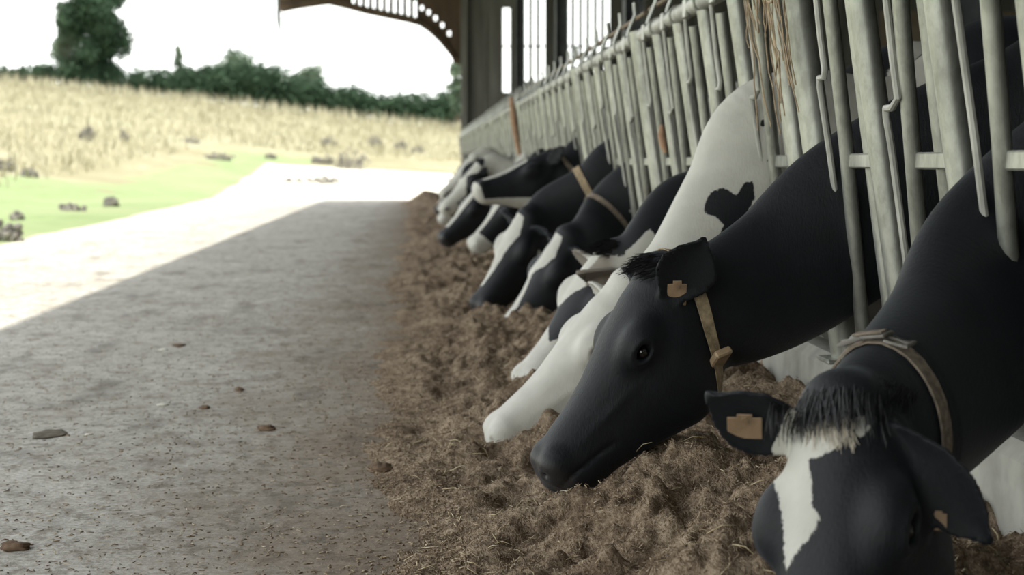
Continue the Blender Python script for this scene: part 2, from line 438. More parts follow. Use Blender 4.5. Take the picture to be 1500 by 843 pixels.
# far end wall with slatted openings (Y about 42)
YE = 42.0
def XE(px): return W(px, 238, YE)[0]
def ZE(py): return W(800, py, YE)[2]
wallg = MB()
def panelE(x0, x1, z0, z1, mb, th=.03, yo=0): mb.box((x0, YE+yo, z0), (x1, YE+yo+th, z1))
opens = [(XE(736), XE(748), ZE(138), ZE(12)), (XE(766), XE(799), ZE(122), 5.3), (XE(828), XE(893), ZE(138), 5.3)]
xcur = XE(681); k = 0
wend = MB()
for (x0, x1, z0, z1) in opens:
    panelE(xcur, x0, 0, 6.4, wend); panelE(x0, x1, 0, z0, wend); panelE(x0, x1, z1, 6.4, wend); xcur = x1
panelE(xcur, XE(1286), 0, 6.9, wend)
tanx = XE(1286); panelE(tanx, 18, 0, ZE(85), wend); panelE(tanx, 18, ZE(18), 6.4, wend)
for x in np.arange(XE(681), 18, .20): wend.box((x, YE-.02, 0), (x+.10, YE, 6.3))  # vertical cover boards
# leave the cover boards out of the openings
wend = MB(); xcur = XE(681)
def boards(x0, x1, z0, z1, mb):
    n = max(1, int(round((x1-x0)/.18))); w = (x1-x0)/n
    for i in range(n):
        mb.box((x0+i*w, YE+(0 if i % 2 else -.02), z0), (x0+(i+1)*w, YE+.03, z1))
for (x0, x1, z0, z1) in opens:
    boards(xcur, x0, 0, 6.3, wend); boards(x0, x1, 0, z0, wend); boards(x0, x1, z1, 6.3, wend); xcur = x1
boards(xcur, tanx, 0, 6.3, wend); boards(tanx, 18, 0, ZE(88), wend); boards(tanx, 18, ZE(14), 6.3, wend)
o = wend.build('wall_end', M_GREYB, smooth=False); tag(o, 'weathered vertical boarding of the barn end wall', 'wall', kind='structure')
tn = MB(); panelE(tanx, 18, ZE(88), ZE(14), tn); o = tn.build('wall_end_sheet', M_TAN, smooth=False); tag(o, 'tan sheet let into the end wall boarding', 'wall', kind='structure')
for k, (x0, x1, z0, z1) in enumerate(opens):
    w_ = MB(); n = max(1, int(round((x1-x0)/.165)))
    for i in range(1, n):
        xx_ = x0+(x1-x0)*i/n; w_.box((xx_-.042, YE-.01, z0), (xx_+.042, YE+.03, z1))
    for zr in (z0+.02, ZE(68)): w_.box((x0, YE-.03, zr-.02), (x1, YE-.01, zr+.02))
    for (a_, b_) in ((x0-.05, x0+.01), (x1-.01, x1+.05)): w_.box((a_, YE-.04, z0-.05), (b_, YE+.04, z1))
    o = w_.build('window_%d' % (k+1), M_GREYB, smooth=False)
    tag(o, ['narrow single slit opening in the barn end wall', 'barred opening with four light strips in the end wall', 'widest barred opening of the barn end wall'][k], 'window', kind='structure')
# gable over the alley: brown boards, arched underside, light slits
gx = [XE(p) for p in (411, 416, 440, 483, 510, 537, 575, 600, 615, 627, 636, 645, 653, 661, 665, 681)]
gz = [ZE(p) for p in (14, 18, 13, 7, 13, 20, 28, 33, 37, 45, 53, 62, 72, 82, 92, 94)]
gz_i = lambda x: np.interp(x, gx, gz)
gb = MB(); step = .16; x = gx[0]; slit_lo, slit_hi = XE(508), XE(603)
i = 0
while x < gx[-1]-.001:
    x1 = min(x+step, gx[-1]); zl0, zl1 = gz_i(x), gz_i(x1); zt = roof_z(x)-.05
    if slit_lo < x < slit_hi:
        xg = x+.095; zc = gz_i(x)+.17
        gb.prism([(x, zl0), (xg, gz_i(xg)), (xg, zt), (x, zt)], 1, YE, YE+.03)
        gb.prism([(xg, gz_i(xg)), (x1, zl1), (x1, zl1+.15), (xg, gz_i(xg)+.15)], 1, YE, YE+.03)
        gb.prism([(xg, gz_i(xg)+.52), (x1, gz_i(xg)+.52), (x1, zt), (xg, zt)], 1, YE, YE+.03)
    elif slit_hi <= x < XE(655):
        zc = (zl0+zl1)/2+.36; xg = x+.09
        gb.prism([(x, zl0), (xg, gz_i(xg)), (xg, zt), (x, zt)], 1, YE, YE+.03)
        gb.prism([(xg, gz_i(xg)), (x1, zl1), (x1, zc), (xg, zc)], 1, YE, YE+.03)
        gb.prism([(xg, zc+.11), (x1, zc+.11), (x1, zt), (xg, zt)], 1, YE, YE+.03)
    else:
        gb.prism([(x, zl0), (x1, zl1), (x1, zt), (x, zt)], 1, YE-(.01 if i % 2 else 0), YE+.03)
    x = x1; i += 1
for a_, b_ in zip(range(len(gx)-1), range(1, len(gx))):   # arched brace below the boards
    gb.prism([(gx[a_], gz[a_]-.03), (gx[b_], gz[b_]-.03), (gx[b_], gz[b_]+.13), (gx[a_], gz[a_]+.13)], 1, YE-.09, YE-.01)
o = gb.build('wall_gable', M_TIMB, smooth=False); tag(o, 'brown boarded gable with arched underside at the far end of the alley', 'gable', kind='structure')
dp = MB(); dp.tube([(gx[0]-.02, YE+.1, 5.0), (gx[0]-.02, YE+.1, ZE(30)), (gx[0]+.0, YE+.1, ZE(46))], [.05, .05, .03], 8)
o = dp.build('downpipe_stub', M_STEEL); tag(o, 'short broken downpipe hanging from the far corner of the roof', 'downpipe')
gp = MB(); gp.box((XE(679)-.06, YE-.15, 0), (XE(679)+.10, YE+.05, 6.2), bev=.01); o = gp.build('wall_corner_post', M_GREYB, smooth=False); tag(o, 'corner post where the alley opening meets the end wall', 'post', kind='structure')
rw = MB(); 
for y in np.arange(-24, 42, .5): rw.box((18.0+(.03 if int(y*2) % 2 else 0), y, 0), (18.1, y+.5, 5.0))
o = rw.build('wall_right', M_WALLR, smooth=False); tag(o, 'dark cladding on the far long side of the barn', 'wall', kind='structure')
bw = MB(); bw.box((-3.2, -24.1, 0), (18, -24, 6.5)); o = bw.build('wall_rear_blocker', M_WALLR, smooth=False); tag(o, 'added dark wall behind the camera, blocking light from the rear', 'wall', kind='structure')  # unseen wall, added to keep rear daylight off the fence tubes

# ------------------------------------------------------------------ feed fence
def XF(h): return 1.10-(h-.9)*.152
def FP(Y, h, off=0.0): return (XF(h)+off, Y, h)
def headlock_cell(t, Yk, kink=1.12, swing=0.0):
    z0, z1 = .42, 1.44
    p = MB(); p.tube([FP(Yk-.01, z0), FP(Yk-.01, z1)], .031, 14); p.build('post', M_GALV, t)
    p = MB(); p.tube([FP(Yk+.175, z0, .015), FP(Yk+.15, .9, .015), FP(Yk+.12, z1, .015)], .019, 10); p.build('upright', M_GALV, t)
    p = MB(); p.box((XF(.9)-.012, Yk+.02, .885), (XF(.9)+.012, Yk+.31, .922), bev=.004); p.build('crossbar', M_GALV, t, smooth=False)
    lb = MB(); s = swing
    lb.tube([FP(Yk+.385, .46, -.01), FP(Yk+.30, .88, -.01), FP(Yk+.285, .95, -.01), FP(Yk+.22+s, 1.40, -.01)], .019, 10); lk = lb.build('locking_bar', M_GALV, t)
    rd = MB(); rd.tube([FP(Yk+.27+s, 1.43, -.03), FP(Yk+.285+s, kink+.10, -.034), FP(Yk+.285+s, kink+.02, -.034), FP(Yk+.30, kink, -.040), FP(Yk+.345, kink+.0, -.042), FP(Yk+.352, kink-.02, -.042), FP(Yk+.35, .94, -.04), FP(Yk+.37, .66, -.036), FP(Yk+.35, .645, -.03)], .0085, 8)
    rd.build('latch_rod', M_RAIL, lk)
    hk = MB(); hk.tube([FP(Yk+.24, 1.47, -.02), FP(Yk+.24, 1.52, .0), FP(Yk+.245, 1.60, .045), FP(Yk+.25, 1.66, .05)], .010, 8).box((XF(1.47)-.035, Yk+.20, 1.43), (XF(1.47)-.02, Yk+.28, 1.50), bev=.004)
    hk.build('latch', M_GALV, lk)
    cl = MB(); cl.tube([FP(Yk-.012, 1.47), FP(Yk+.012, 1.47)], .042, 12); cl.build('rail_clamp', M_GALV, t)
def panel(Y0, n, label, kinks=None):
    t = empty('headlock_panel', (XF(.42), Y0, .35)); L = n*.6
    r = MB(); r.tube([FP(Y0-.10, 1.47), FP(Y0+L-.10, 1.47)], .033, 14); r.build('top_rail', M_RAIL, t)
    r = MB(); r.tube([FP(Y0-.10, .42), FP(Y0+L-.10, .42)], .026, 12); r.build('bottom_rail', M_GALV, t)
    r = MB(); r.tube([FP(Y0-.10, 1.585, .05), FP(Y0+L-.10, 1.585, .05)], .011, 8); r.build('operating_rod', M_ROD, t)
    for k in range(n): headlock_cell(t, Y0+.6*k, (kinks[k] if kinks else 1.10+.05*((k*7) % 3)), .02*((k*5) % 3-1))
    tag(t, label, 'feed fence panel', 'self-locking headlock panels of the feed fence'); return t
panel(1.77, 5, 'galvanised headlock panel closest to the camera, at the right edge', [1.1, 1.2, 1.30, 1.02, 1.115])
p0 = panel(5.10, 5, 'galvanised headlock panel where the white-necked cow feeds')
names = ['third headlock panel from the camera, above the black-faced cow with white muzzle', 'headlock panel behind the cow with raised head', 'fifth headlock panel, far down the row and blurred',
         'sixth headlock panel, where the orange rope hangs', 'seventh headlock panel from the camera', 'eighth headlock panel from the camera', 'ninth headlock panel from the camera', 'tenth headlock panel from the camera',
         'eleventh headlock panel from the camera', 'last but one headlock panel before the end wall', 'last headlock panel beside the barn end wall']
for i, nm in enumerate(names):
    c = copy_tree(p0); c.location.y += 3.15*(i+1); c['label'] = nm
def support(Y, label, r=.042):
    t = empty('support_post', (XF(.35), Y, .35)); m_ = MB()
    m_.tube([FP(Y, .35, .0), FP(Y, 1.50, .0)], r, 16); m_.build('post', M_GALV, t)
    b_ = MB(); b_.box((XF(.35)-.07, Y-.07, .35), (XF(.35)+.07, Y+.07, .362), bev=.003); b_.build('foot_plate', M_GALV, t, smooth=False)
    tag(t, label, 'post', 'support posts between the headlock panels'); return t
s0 = support(4.825, 'thick pale steel support post beside the white cow neck')
for i in range(12):
    c = copy_tree(s0); c.location.y = 4.99+3.15*(i+1)
    c['label'] = 'support post of the headlock fence, number %s from the camera' % ['two','three','four','five','six','seven','eight','nine','ten','eleven','twelve','thirteen'][i]

# baler twine tangle near the white-necked cow
tw = MB(); rt = random.Random(3)
for k in range(26):
    Y0 = rt.uniform(4.74, 5.22); p = []; y = Y0; z = rt.uniform(1.40, 1.52); o_ = -.06
    nseg = 8; ln_ = rt.choice([.15, .2, .3, .45]); dy = rt.uniform(-.12, .12)
    if Y0 < 4.9: ln_ = rt.choice([.25,.35,.4])
    for q in range(nseg+1):
        t_ = q/nseg
        p.append(FP(y+dy*t_+rt.uniform(-.02, .02)+.03*math.sin(6*t_+k), z-ln_*t_+.06*math.sin(3.14*t_)*rt.uniform(0, 1), o_-.01*rt.random()))
    tw.tube(p, .0022, 6)
for k in range(9):
    Yc = rt.uniform(4.74, 4.98); zc = rt.uniform(1.36, 1.46); r0 = rt.uniform(.03, .08); ph = rt.uniform(0, 6)
    tw.tube([FP(Yc+r0*math.cos(ph+a_), zc+r0*.8*math.sin(ph+a_), -.065) for a_ in np.linspace(0, 5.2, 14)], .0030, 6)
o = tw.build('baler_twine', M_TWINE, loc=(XF(1.45), 4.95, 1.4)); tag(o, 'tangle of tan baler twine hanging from the top of the fence', 'twine')
rp_ = MB(); Yo = 17.9
rp_.tube([FP(Yo, 1.56, -.06), FP(Yo+.02, 1.3, -.07), FP(Yo-.02, 1.05, -.07), FP(Yo, .92, -.06)], [.02, .03, .025, .012], 8).tube([FP(Yo+.16, 1.52, -.06), FP(Yo+.12, 1.35, -.07), FP(Yo+.14, 1.2, -.06)], [.02, .025, .015], 8)
o = rp_.build('rope', M_ORANGE, loc=FP(Yo, .9)); tag(o, 'faded orange rope hanging on the far part of the feed fence', 'rope')
rb = MB(); Yo = 7.6
rb.tube([FP(Yo, 1.06, -.03), FP(Yo+.01, 1.02, -.035), FP(Yo+.01, .97, -.035), FP(Yo, .94, -.03)], [.008, .016, .014, .008], 8)
o = rb.build('rag', M_ORANGE, loc=FP(Yo, 1)); tag(o, 'small rusty orange rag tied to a headlock bar left of the white neck', 'rag')

# ------------------------------------------------------------------ cows: implicit surfaces turned into one continuous mesh each
def smin(a, b, k):
    h = np.clip(.5+.5*(b-a)/k, 0, 1); return b*(1-h)+a*h-k*h*(1-h)
def catmull(P, m):
    P = np.array(P, float); Q = np.vstack([2*P[0]-P[1], P, 2*P[-1]-P[-2]]); out = []
    for i in range(1, len(Q)-2):
        for t in np.linspace(0, 1, m, endpoint=False):
            p0, p1, p2, p3 = Q[i-1], Q[i], Q[i+1], Q[i+2]
            out.append(.5*((2*p1)+(-p0+p2)*t+(2*p0-5*p1+4*p2-p3)*t*t+(-p0+3*p1-3*p2+p3)*t**3))
    out.append(Q[-2]); return np.array(out)
def loft(p, C, H, Wd, side):
    """union of tapered elliptic segments; side = lateral unit vector (per node or one)"""
    d = np.full(len(p), 9.0)
    C = np.array(C, float); side = np.array(side, float)
    if side.ndim == 1: side = np.tile(side, (len(C), 1))
    pmn, pmx = p.min(0), p.max(0)
    for i in range(len(C)-1):
        a, b = C[i], C[i+1]; ab = b-a; L2 = ab @ ab
        ra = max(H[i], H[i+1], Wd[i], Wd[i+1])
        if (np.minimum(a, b)-ra-.22 > pmx).any() or (np.maximum(a, b)+ra+.22 < pmn).any(): continue
        q = p-a; t = np.clip(q @ ab/L2, 0, 1)
        h = H[i]+(H[i+1]-H[i])*t; w = Wd[i]+(Wd[i+1]-Wd[i])*t
        off = q-t[:, None]*ab; sd = side[i]+(side[i+1]-side[i])*.5; T = ab/math.sqrt(L2); sd = sd-T*(sd@T); sd /= np.linalg.norm(sd)
        up = np.cross(T, sd); s_ = off@sd; v_ = off@up; ax = off@T; mn = np.minimum(h, w)
        r = np.sqrt((s_/w)**2+(v_/h)**2+(ax/mn)**2)
        d = np.minimum(d, (r-1)*mn)
    return d
HU = [0, .02, .05, .10, .15, .20, .26, .33, .40, .46, .51, .55, .575, .59]
HVT= [-.045,-.018,.0,.008,.006,.003,-.004,-.012,-.013,-.008,-.006,-.016,-.035,-.065]
HVB= [-.11,-.15,-.20,-.265,-.310,-.335,-.322,-.278,-.232,-.200,-.180,-.162,-.134,-.10]
HW = [.045,.068,.084,.096,.106,.110,.100,.084,.074,.070,.073,.070,.054,.02]
def head_sdf(u, v, w, res):
    vt = np.interp(u, HU, HVT); vb = np.interp(u, HU, HVB); hw = np.interp(u, HU, HW)
    c = (vt+vb)/2; a = (vt-vb)/2; rel = (v-c)/a
    low = np.clip(-rel, 0, 1); wid = hw*(1-.22*low*np.clip((.42-u)/.2, 0, 1))
    aw = np.abs(w); n = 2.5
    r = ((np.abs(rel))**n+(aw/wid)**n)**(1/n)
    ov = np.maximum(np.maximum(-u, u-.59), 0)
    d = (r-1)*np.minimum(a, wid); d = np.where(ov > 0, np.sqrt(np.maximum(d, 0)**2+ov**2), d)
    def ell(cu, cv, cw, ru, rv, rw):
        q = np.sqrt(((u-cu)/ru)**2+((v-cv)/rv)**2+((aw-cw)/rw)**2); return (q-1)*min(ru, rv, rw)
    d = smin(d, ell(.005, -.03, .0, .045, .045, .06), .03)          # poll
    d = smin(d, ell(.185, -.050, .092, .060, .042, .034), .03)     # brow and orbit
    d = smin(d, ell(.19, -.20, .050, .085, .085, .045), .04)       # cheek muscle
    d = smin(d, ell(.53, -.045, .040, .040, .036, .032), .02)       # nose pad side
    d = smin(d, ell(.50, -.125, .0, .055, .028, .045), .02)         # chin
    g = lambda x, s: np.exp(-(x/s)**2)
    if res < .013:
        d = d+.014*g(u-.557, .014)*g(v+.040, .011)*g(aw-.040, .013)  # nostril
        vm = -.098-.05*np.clip((.50-u)/.12, -.3, 1)
        d = d+.007*g(v-vm, .006)*np.clip((u-.40)/.03, 0, 1)*(aw > .02)
        q = np.sqrt(((u-.198)/.024)**2+((v+.062)/.017)**2+((aw-.124)/.03)**2); d = np.maximum(d, -(q-1)*.016)  # eye opening
        d = d-.004*g(np.sqrt(((u-.198)/1.5)**2+(v+.058)**2)-.024, .005)*(aw > .07)   # lids
        d = d-.003*g(v+.095-.2*(u-.3), .012)*g(u-.36, .09)*(aw > .03)   # facial crest
    return d
EW_T = [0, .12, .35, .6, .82, 1.0]; EW_W = [.020, .032, .050, .052, .036, .010]
class Cow:
    def __init__(s, **k): s.__dict__.update(k)

def build_cow(name, slotY, poll, udir, vdir, label, res=.008, hs=1.12, fence_h=.72, fence_half=.20, ears=None, pattern=None,
              neck_tuck=.0, body_dz=0.0, legs=True, ear_len=.20, stand_x=0.0, fx=None, neck_pts=None, ear_tint=False):
    """poll: world point of the poll; udir: poll to muzzle; vdir: direction the face looks to (dorsal)"""
    poll = np.array(poll, float); u_ = np.array(udir, float); u_ /= np.linalg.norm(u_)
    v_ = np.array(vdir, float); v_ -= u_*(v_@u_); v_ /= np.linalg.norm(v_); w_ = np.cross(v_, u_)
    HM = np.stack([u_, v_, w_])                       # rows: head axes
    def toH(p): return ((p-poll) @ HM.T)/hs
    def fromH(q): return poll+(np.array(q, float)*hs) @ HM
    side = np.array([0, -1.0, 0])                      # animal's left: it faces -X
    if w_@side < -.2: pass
    fxx = XF(fence_h) if fx is None else fx
    sx0 = stand_x
    nk = [fromH((.13, -.16, 0)), fromH((.035, -.135, 0))]; nh = [.105*hs, .120*hs]; nw = [.070*hs, .078*hs]
    if neck_pts is None: neck_pts = [(fromH((-.09, -.17, 0)), .145*hs, .088*hs), (np.array([fxx-.12, slotY, fence_h-.06]), fence_half*.9, .105)]
    for (p_, h_, w2_) in neck_pts: nk.append(np.array(p_, float)); nh.append(h_); nw.append(w2_)
    nk += [np.array([fxx+.05, slotY, fence_h+.07])]; nh += [fence_half]; nw += [.100]
    nk += [np.array([fxx+.40+sx0, slotY, .90+body_dz])]; nh += [.27]; nw += [.155]
    nk += [np.array([fxx+.78+sx0, slotY, .96+body_dz])]; nh += [.35]; nw += [.235]
    m = 16 if res < .012 else 7; C = catmull(nk, m); tt = np.linspace(0, len(nk)-1, len(C)); Hn = np.interp(tt, range(len(nk)), nh); Wn = np.interp(tt, range(len(nk)), nw)
    sds = np.array([w_]*2+[w_*.8+side*.2]*(len(neck_pts)-1)+[side*.6+w_*.4]+[side]*3); sds = np.stack([np.interp(tt, range(len(nk)), sds[:, i]) for i in range(3)], 1)
    X0 = fxx+.70+sx0
    tk = [(X0, .97, .34, .22), (X0+.35, .96, .37, .26), (X0+.8, .95, .38, .29), (X0+1.2, .97, .36, .29), (X0+1.55, 1.03, .31, .27), (X0+1.80, 1.06, .24, .20)]
    TC = [np.array([x, slotY, z+body_dz]) for x, z, _, _ in tk]; TH = [t[2] for t in tk]; TW = [t[3] for t in tk]
    legC = []
    for sg in (-1, 1):
        y = slotY+.15*sg
        legC.append(([(X0+.12, y, .80), (X0+.06, y, .50), (X0+.10, y, .40), (X0+.10, y, .14), (X0+.05, y, .045)], [.13, .068, .055, .042, .055], [.09, .058, .052, .04, .05]))
        legC.append(([(X0+1.55, y, .95), (X0+1.42, y*1, .66), (X0+1.66, y, .46), (X0+1.62, y, .15), (X0+1.57, y, .045)], [.22, .15, .06, .042, .055], [.13, .10, .045, .04, .05]))
    e_pts = []
    ears = ears or [dict(s=1), dict(s=-1)]
    for e in ears:
        s1 = e['s']; base = fromH((.045, -.060, .072*s1))
        if 'wdir' in e: dirw = np.array(e['wdir'], float)
        else: dirw = np.array(e.get('dir', (-.18, -.12, 1.0*s1)), float)@HM if 'dir' not in e else np.array(e['dir'], float)@HM
        dirw /= np.linalg.norm(dirw)
        nn = np.array(e.get('n', (.75, .1, .0)), float)@HM if 'wn' not in e else np.array(e['wn'], float)
        nn -= dirw*(nn@dirw); nn /= np.linalg.norm(nn); e_pts.append((base, dirw, nn, np.cross(dirw, nn), e.get('L', ear_len)*hs/1.05, e.get('wf', 1.0)))
    def sdf(p):
        q = toH(p); d = np.full(len(p), 9.0)
        near = np.linalg.norm(p-fromH((.28, -.1, 0)), axis=1) < .62*hs
        if near.any(): d[near] = head_sdf(q[near, 0], q[near, 1], q[near, 2], res)*hs
        if near.any(): pass
        dn = loft(p, C, Hn, Wn, sds); d = smin(d, dn, .04)
        far = p[:, 0] > fxx+.2
        if far.any() and legs:
            pf = p[far]; df = loft(pf, TC, TH, TW, side); df = smin(d[far], df, .14)
            for (lc, lh, lw) in legC: df = smin(df, loft(pf, lc, lh, lw, side), .05)
            qq = pf-np.array([X0+1.30, slotY, .60]); ud = (np.sqrt((qq[:, 0]/.22)**2+(qq[:, 1]/.18)**2+(qq[:, 2]/.15)**2)-1)*.15
            df = smin(df, ud, .06)
            df = np.minimum(df, loft(pf, [(X0+1.93, slotY, 1.22), (X0+2.05, slotY, 1.1), (X0+2.07, slotY, .7), (X0+2.06, slotY, .45)], [.03, .028, .026, .04], [.03, .028, .026, .04], side))
            d[far] = df
        for (b, dw, nw_, sw, L, wf) in e_pts:
            qe = p-b; t = qe@dw/L; m_ = (t > -.3) & (t < 1.3)
            if not m_.any(): continue
            tq = t[m_]; s_ = qe[m_]@sw; n_ = qe[m_]@nw_; tc = np.clip(tq, 0, 1); hw = np.interp(tc, EW_T, EW_W)*hs*wf; th = max(.010, res*.66)*(1.5-tc*.6)
            n2 = n_-.022*(s_/hw)**2*np.minimum(1, 1.6-tc); th2 = np.minimum(th, hw)
            r = np.sqrt((s_/hw)**2+(n2/th2)**2+((tq-tc)*L/.012)**2); de = (r-1)*th2
            d[m_] = smin(d[m_], de, .014)
        return d
    # grid
    muz = fromH((.6, -.1, 0)); tips = [b+dw*L for (b, dw, _, _, L, _) in e_pts]
    allp = np.array([muz, poll]+tips); mn = allp.min(0)-.10*hs-.03; mx = allp.max(0)+.10*hs+.03
    xa = min(mn[0], muz[0]-.12); fine_end = max(fxx+.08, mx[0])
    xs_ = list(np.arange(xa, fine_end, res)); st = res
    x_end = (X0+2.15) if legs else fxx+.9
    while xs_[-1] < x_end: st = min(st*1.12, max(.035, res)); xs_.append(xs_[-1]+st)
    xs_ = np.array(xs_); ya = min(mn[1], slotY-.40); yb = max(mx[1], slotY+.40)
    ys_ = np.arange(ya, yb+res, res); za = min(0-.03 if legs else mn[2], mn[2]); zb = max(1.42+body_dz, mx[2])
    zs_ = np.arange(za, zb+res, res)
    nx, ny, nz = len(xs_), len(ys_), len(zs_); B = 8
    vol = np.full((nx, ny, nz), 1.0, np.float32)
    bi = [np.arange(0, n, B) for n in (nx, ny, nz)]
    cen = lambda A, i: (A[i]+A[np.minimum(i+B, len(A)-1)])/2
    cx, cy, cz = cen(xs_, bi[0]), cen(ys_, bi[1]), cen(zs_, bi[2])
    ex = np.abs(xs_[np.minimum(bi[0]+B, nx-1)]-xs_[bi[0]])/2
    GX_, GY_, GZ_ = np.meshgrid(cx, cy, cz, indexing='ij'); EX = np.broadcast_to(ex[:, None, None], GX_.shape)
    dc = sdf(np.stack([GX_, GY_, GZ_], -1).reshape(-1, 3)).reshape(GX_.shape)
    rad = np.sqrt(EX**2+2*(res*B/2)**2)+2*res+.03
    act = np.argwhere(np.abs(dc) < rad); sign = dc < 0
    for (i, j, k) in np.argwhere(sign & ~(np.abs(dc) < rad)): vol[i*B:(i+1)*B, j*B:(j+1)*B, k*B:(k+1)*B] = -1
    CH = 60
    if len(act): act = act[np.lexsort((act[:, 2]//4, act[:, 1]//4, act[:, 0]//4))]
    for c0 in range(0, len(act), CH):
        sl = []; pts = []
        for (i, j, k) in act[c0:c0+CH]:
            a, b, c = xs_[i*B:(i+1)*B], ys_[j*B:(j+1)*B], zs_[k*B:(k+1)*B]
            g = np.stack(np.meshgrid(a, b, c, indexing='ij'), -1); sl.append((i, j, k, g.shape[:3])); pts.append(g.reshape(-1, 3))
        dd = sdf(np.concatenate(pts)); q = 0
        for (i, j, k, sh) in sl:
            n = sh[0]*sh[1]*sh[2]; vol[i*B:i*B+sh[0], j*B:j*B+sh[1], k*B:k*B+sh[2]] = dd[q:q+n].reshape(sh); q += n
    V, F = surface_nets(vol, xs_, ys_, zs_)
    # keep the largest connected piece only is not needed: the field is one body
    o = mesh_np(name, V, F, M_COAT, loc=(fxx+.9, slotY, 0.0))
    q = toH(V); ctx = Cow(V=V, q=q, slotY=slotY, toH=toH, fromH=fromH, HM=HM, poll=poll, hs=hs)
    coat = pattern(ctx) if pattern else np.full(len(V), -1.0)
    skin = np.clip((q[:, 0]-.525)/.03, 0, 1)*(np.abs(q[:, 2]) < .09)*(np.clip((q[:, 1]+.115)/.02, 0, 1))*(q[:, 0] < .8)
    skin = skin*(coat < 0 if True else 1)
    ctx.fringe = 0
    tint = np.clip((V[:, 0]-(fxx-.12))/.12, 0, 1)*np.clip((V[:, 2]-.95)/.2, 0, 1)*.22
    if ear_tint:
        for (b_, dw_, _n, _s, L_, _w) in e_pts:
            t_ = (V-b_)@dw_/L_; r_ = np.linalg.norm(V-b_-np.clip(t_, 0, 1)[:, None]*dw_*L_, axis=1); tint = np.maximum(tint, np.clip((t_-.12)/.15, 0, 1)*(r_ < .075)*1.45)
    for nm, arr in (('coat', coat), ('skin', skin), ('tint', tint)):
        at = o.data.attributes.new(nm, 'FLOAT', 'POINT'); at.data.foreach_set('value', np.asarray(arr, np.float32))
    for sg in (1, -1):
        e = MB(); e.ellip(fromH((.198, -.062, .104*sg)), (.0160*hs,)*3, 16, 10); e.build('eye', M_EYE, o)
    tag(o, label, 'cow', 'Holstein cows feeding through the headlocks')
    o_ctx = ctx; o_ctx.o = o; o_ctx.e = e_pts; o_ctx.C = C; o_ctx.Hn = Hn; o_ctx.Wn = Wn; o_ctx.sds = sds; o_ctx.sdf = sdf
    return o_ctx

def surface_nets(vol, xs_, ys_, zs_):
    s = vol < 0; nx, ny, nz = vol.shape
    c = np.zeros((nx-1, ny-1, nz-1), np.uint8)
    offs = [(i, j, k) for i in (0,1) for j in (0,1) for k in (0,1)]
    for (i, j, k) in offs: c += s[i:nx-1+i, j:ny-1+j, k:nz-1+k]
    act = (c > 0) & (c < 8); idx = np.argwhere(act); I, J, K = idx.T
    num = np.full(act.shape, -1, np.int32); num[I, J, K] = np.arange(len(idx))
    acc = np.zeros((len(idx), 3)); cnt = np.zeros(len(idx))
    P = lambda o: np.stack([xs_[I+o[0]], ys_[J+o[1]], zs_[K+o[2]]], 1)
    D = lambda o: vol[I+o[0], J+o[1], K+o[2]].astype(float)
    for a in offs:
        for ax in range(3):
            if a[ax] == 0:
                b = list(a); b[ax] = 1; da, db = D(a), D(b); m = (da < 0) != (db < 0)
                t = np.where(m, da/np.where(m, da-db, 1), 0)[:, None]; pt = P(a)*(1-t)+P(b)*t
                acc[m] += pt[m]; cnt[m] += 1
    V = acc/cnt[:, None]; F = []
    for ax in range(3):
        a1, a2 = (ax+1) % 3, (ax+2) % 3
        sl0 = [slice(None)]*3; sl1 = [slice(None)]*3; sl0[ax] = slice(0, -1); sl1[ax] = slice(1, None)
        A = s[tuple(sl0)]; Bm = s[tuple(sl1)]; e = np.argwhere(A != Bm)
        e = e[(e[:, a1] > 0) & (e[:, a2] > 0) & (e[:, a1] < vol.shape[a1]-1) & (e[:, a2] < vol.shape[a2]-1)]
        def cell(d1, d2):
            q = e.copy(); q[:, a1] += d1; q[:, a2] += d2; return num[q[:, 0], q[:, 1], q[:, 2]]
        quad = np.stack([cell(-1,-1), cell(0,-1), cell(0,0), cell(-1,0)], 1)
        inside = A[e[:, 0], e[:, 1], e[:, 2]]
        quad = np.where(inside[:, None], quad, quad[:, ::-1]); F.append(quad)
    return V, np.concatenate(F)

def poly_sd(x, y, poly):
    """signed distance to polygon, positive inside"""
    poly = np.array(poly, float); n = len(poly); d = np.full(x.shape, 1e9); ins = np.zeros(x.shape, bool)
    for i in range(n):
        ax, ay = poly[i]; bx, by = poly[(i+1) % n]; ex, ey = bx-ax, by-ay; wx, wy = x-ax, y-ay
        t = np.clip((wx*ex+wy*ey)/(ex*ex+ey*ey+1e-12), 0, 1); d = np.minimum(d, (wx-ex*t)**2+(wy-ey*t)**2)
        c = ((ay > y) != (by > y)) & (x < (bx-ax)*(y-ay)/((by-ay) if by != ay else 1e-12)+ax); ins ^= c
    return np.where(ins, 1, -1)*np.sqrt(d)
def blob(c, p, r): return (1-np.sqrt((((p-np.array(c))/np.array(r))**2).sum(1)))*min(r)
def body_blobs(ctx, seed):
    """big irregular patches over trunk and legs"""
    n = fbm(ctx.V*1.9+seed*7.1, 3, seed)*.12; legs_w = (.42-ctx.V[:, 2])*.6
    far = np.clip((ctx.V[:, 0]-1.45)/.2, 0, 1)
    return np.where(far > 0, np.maximum(n-.01, legs_w), -1)
def side_poly(ctx, pts, Y):
    """a patch seen from the side: polygon given in X and Z"""
    q = [W(a, b, Y) for a, b in pts]; return poly_sd(ctx.V[:, 0], ctx.V[:, 2], [(v[0], v[2]) for v in q])

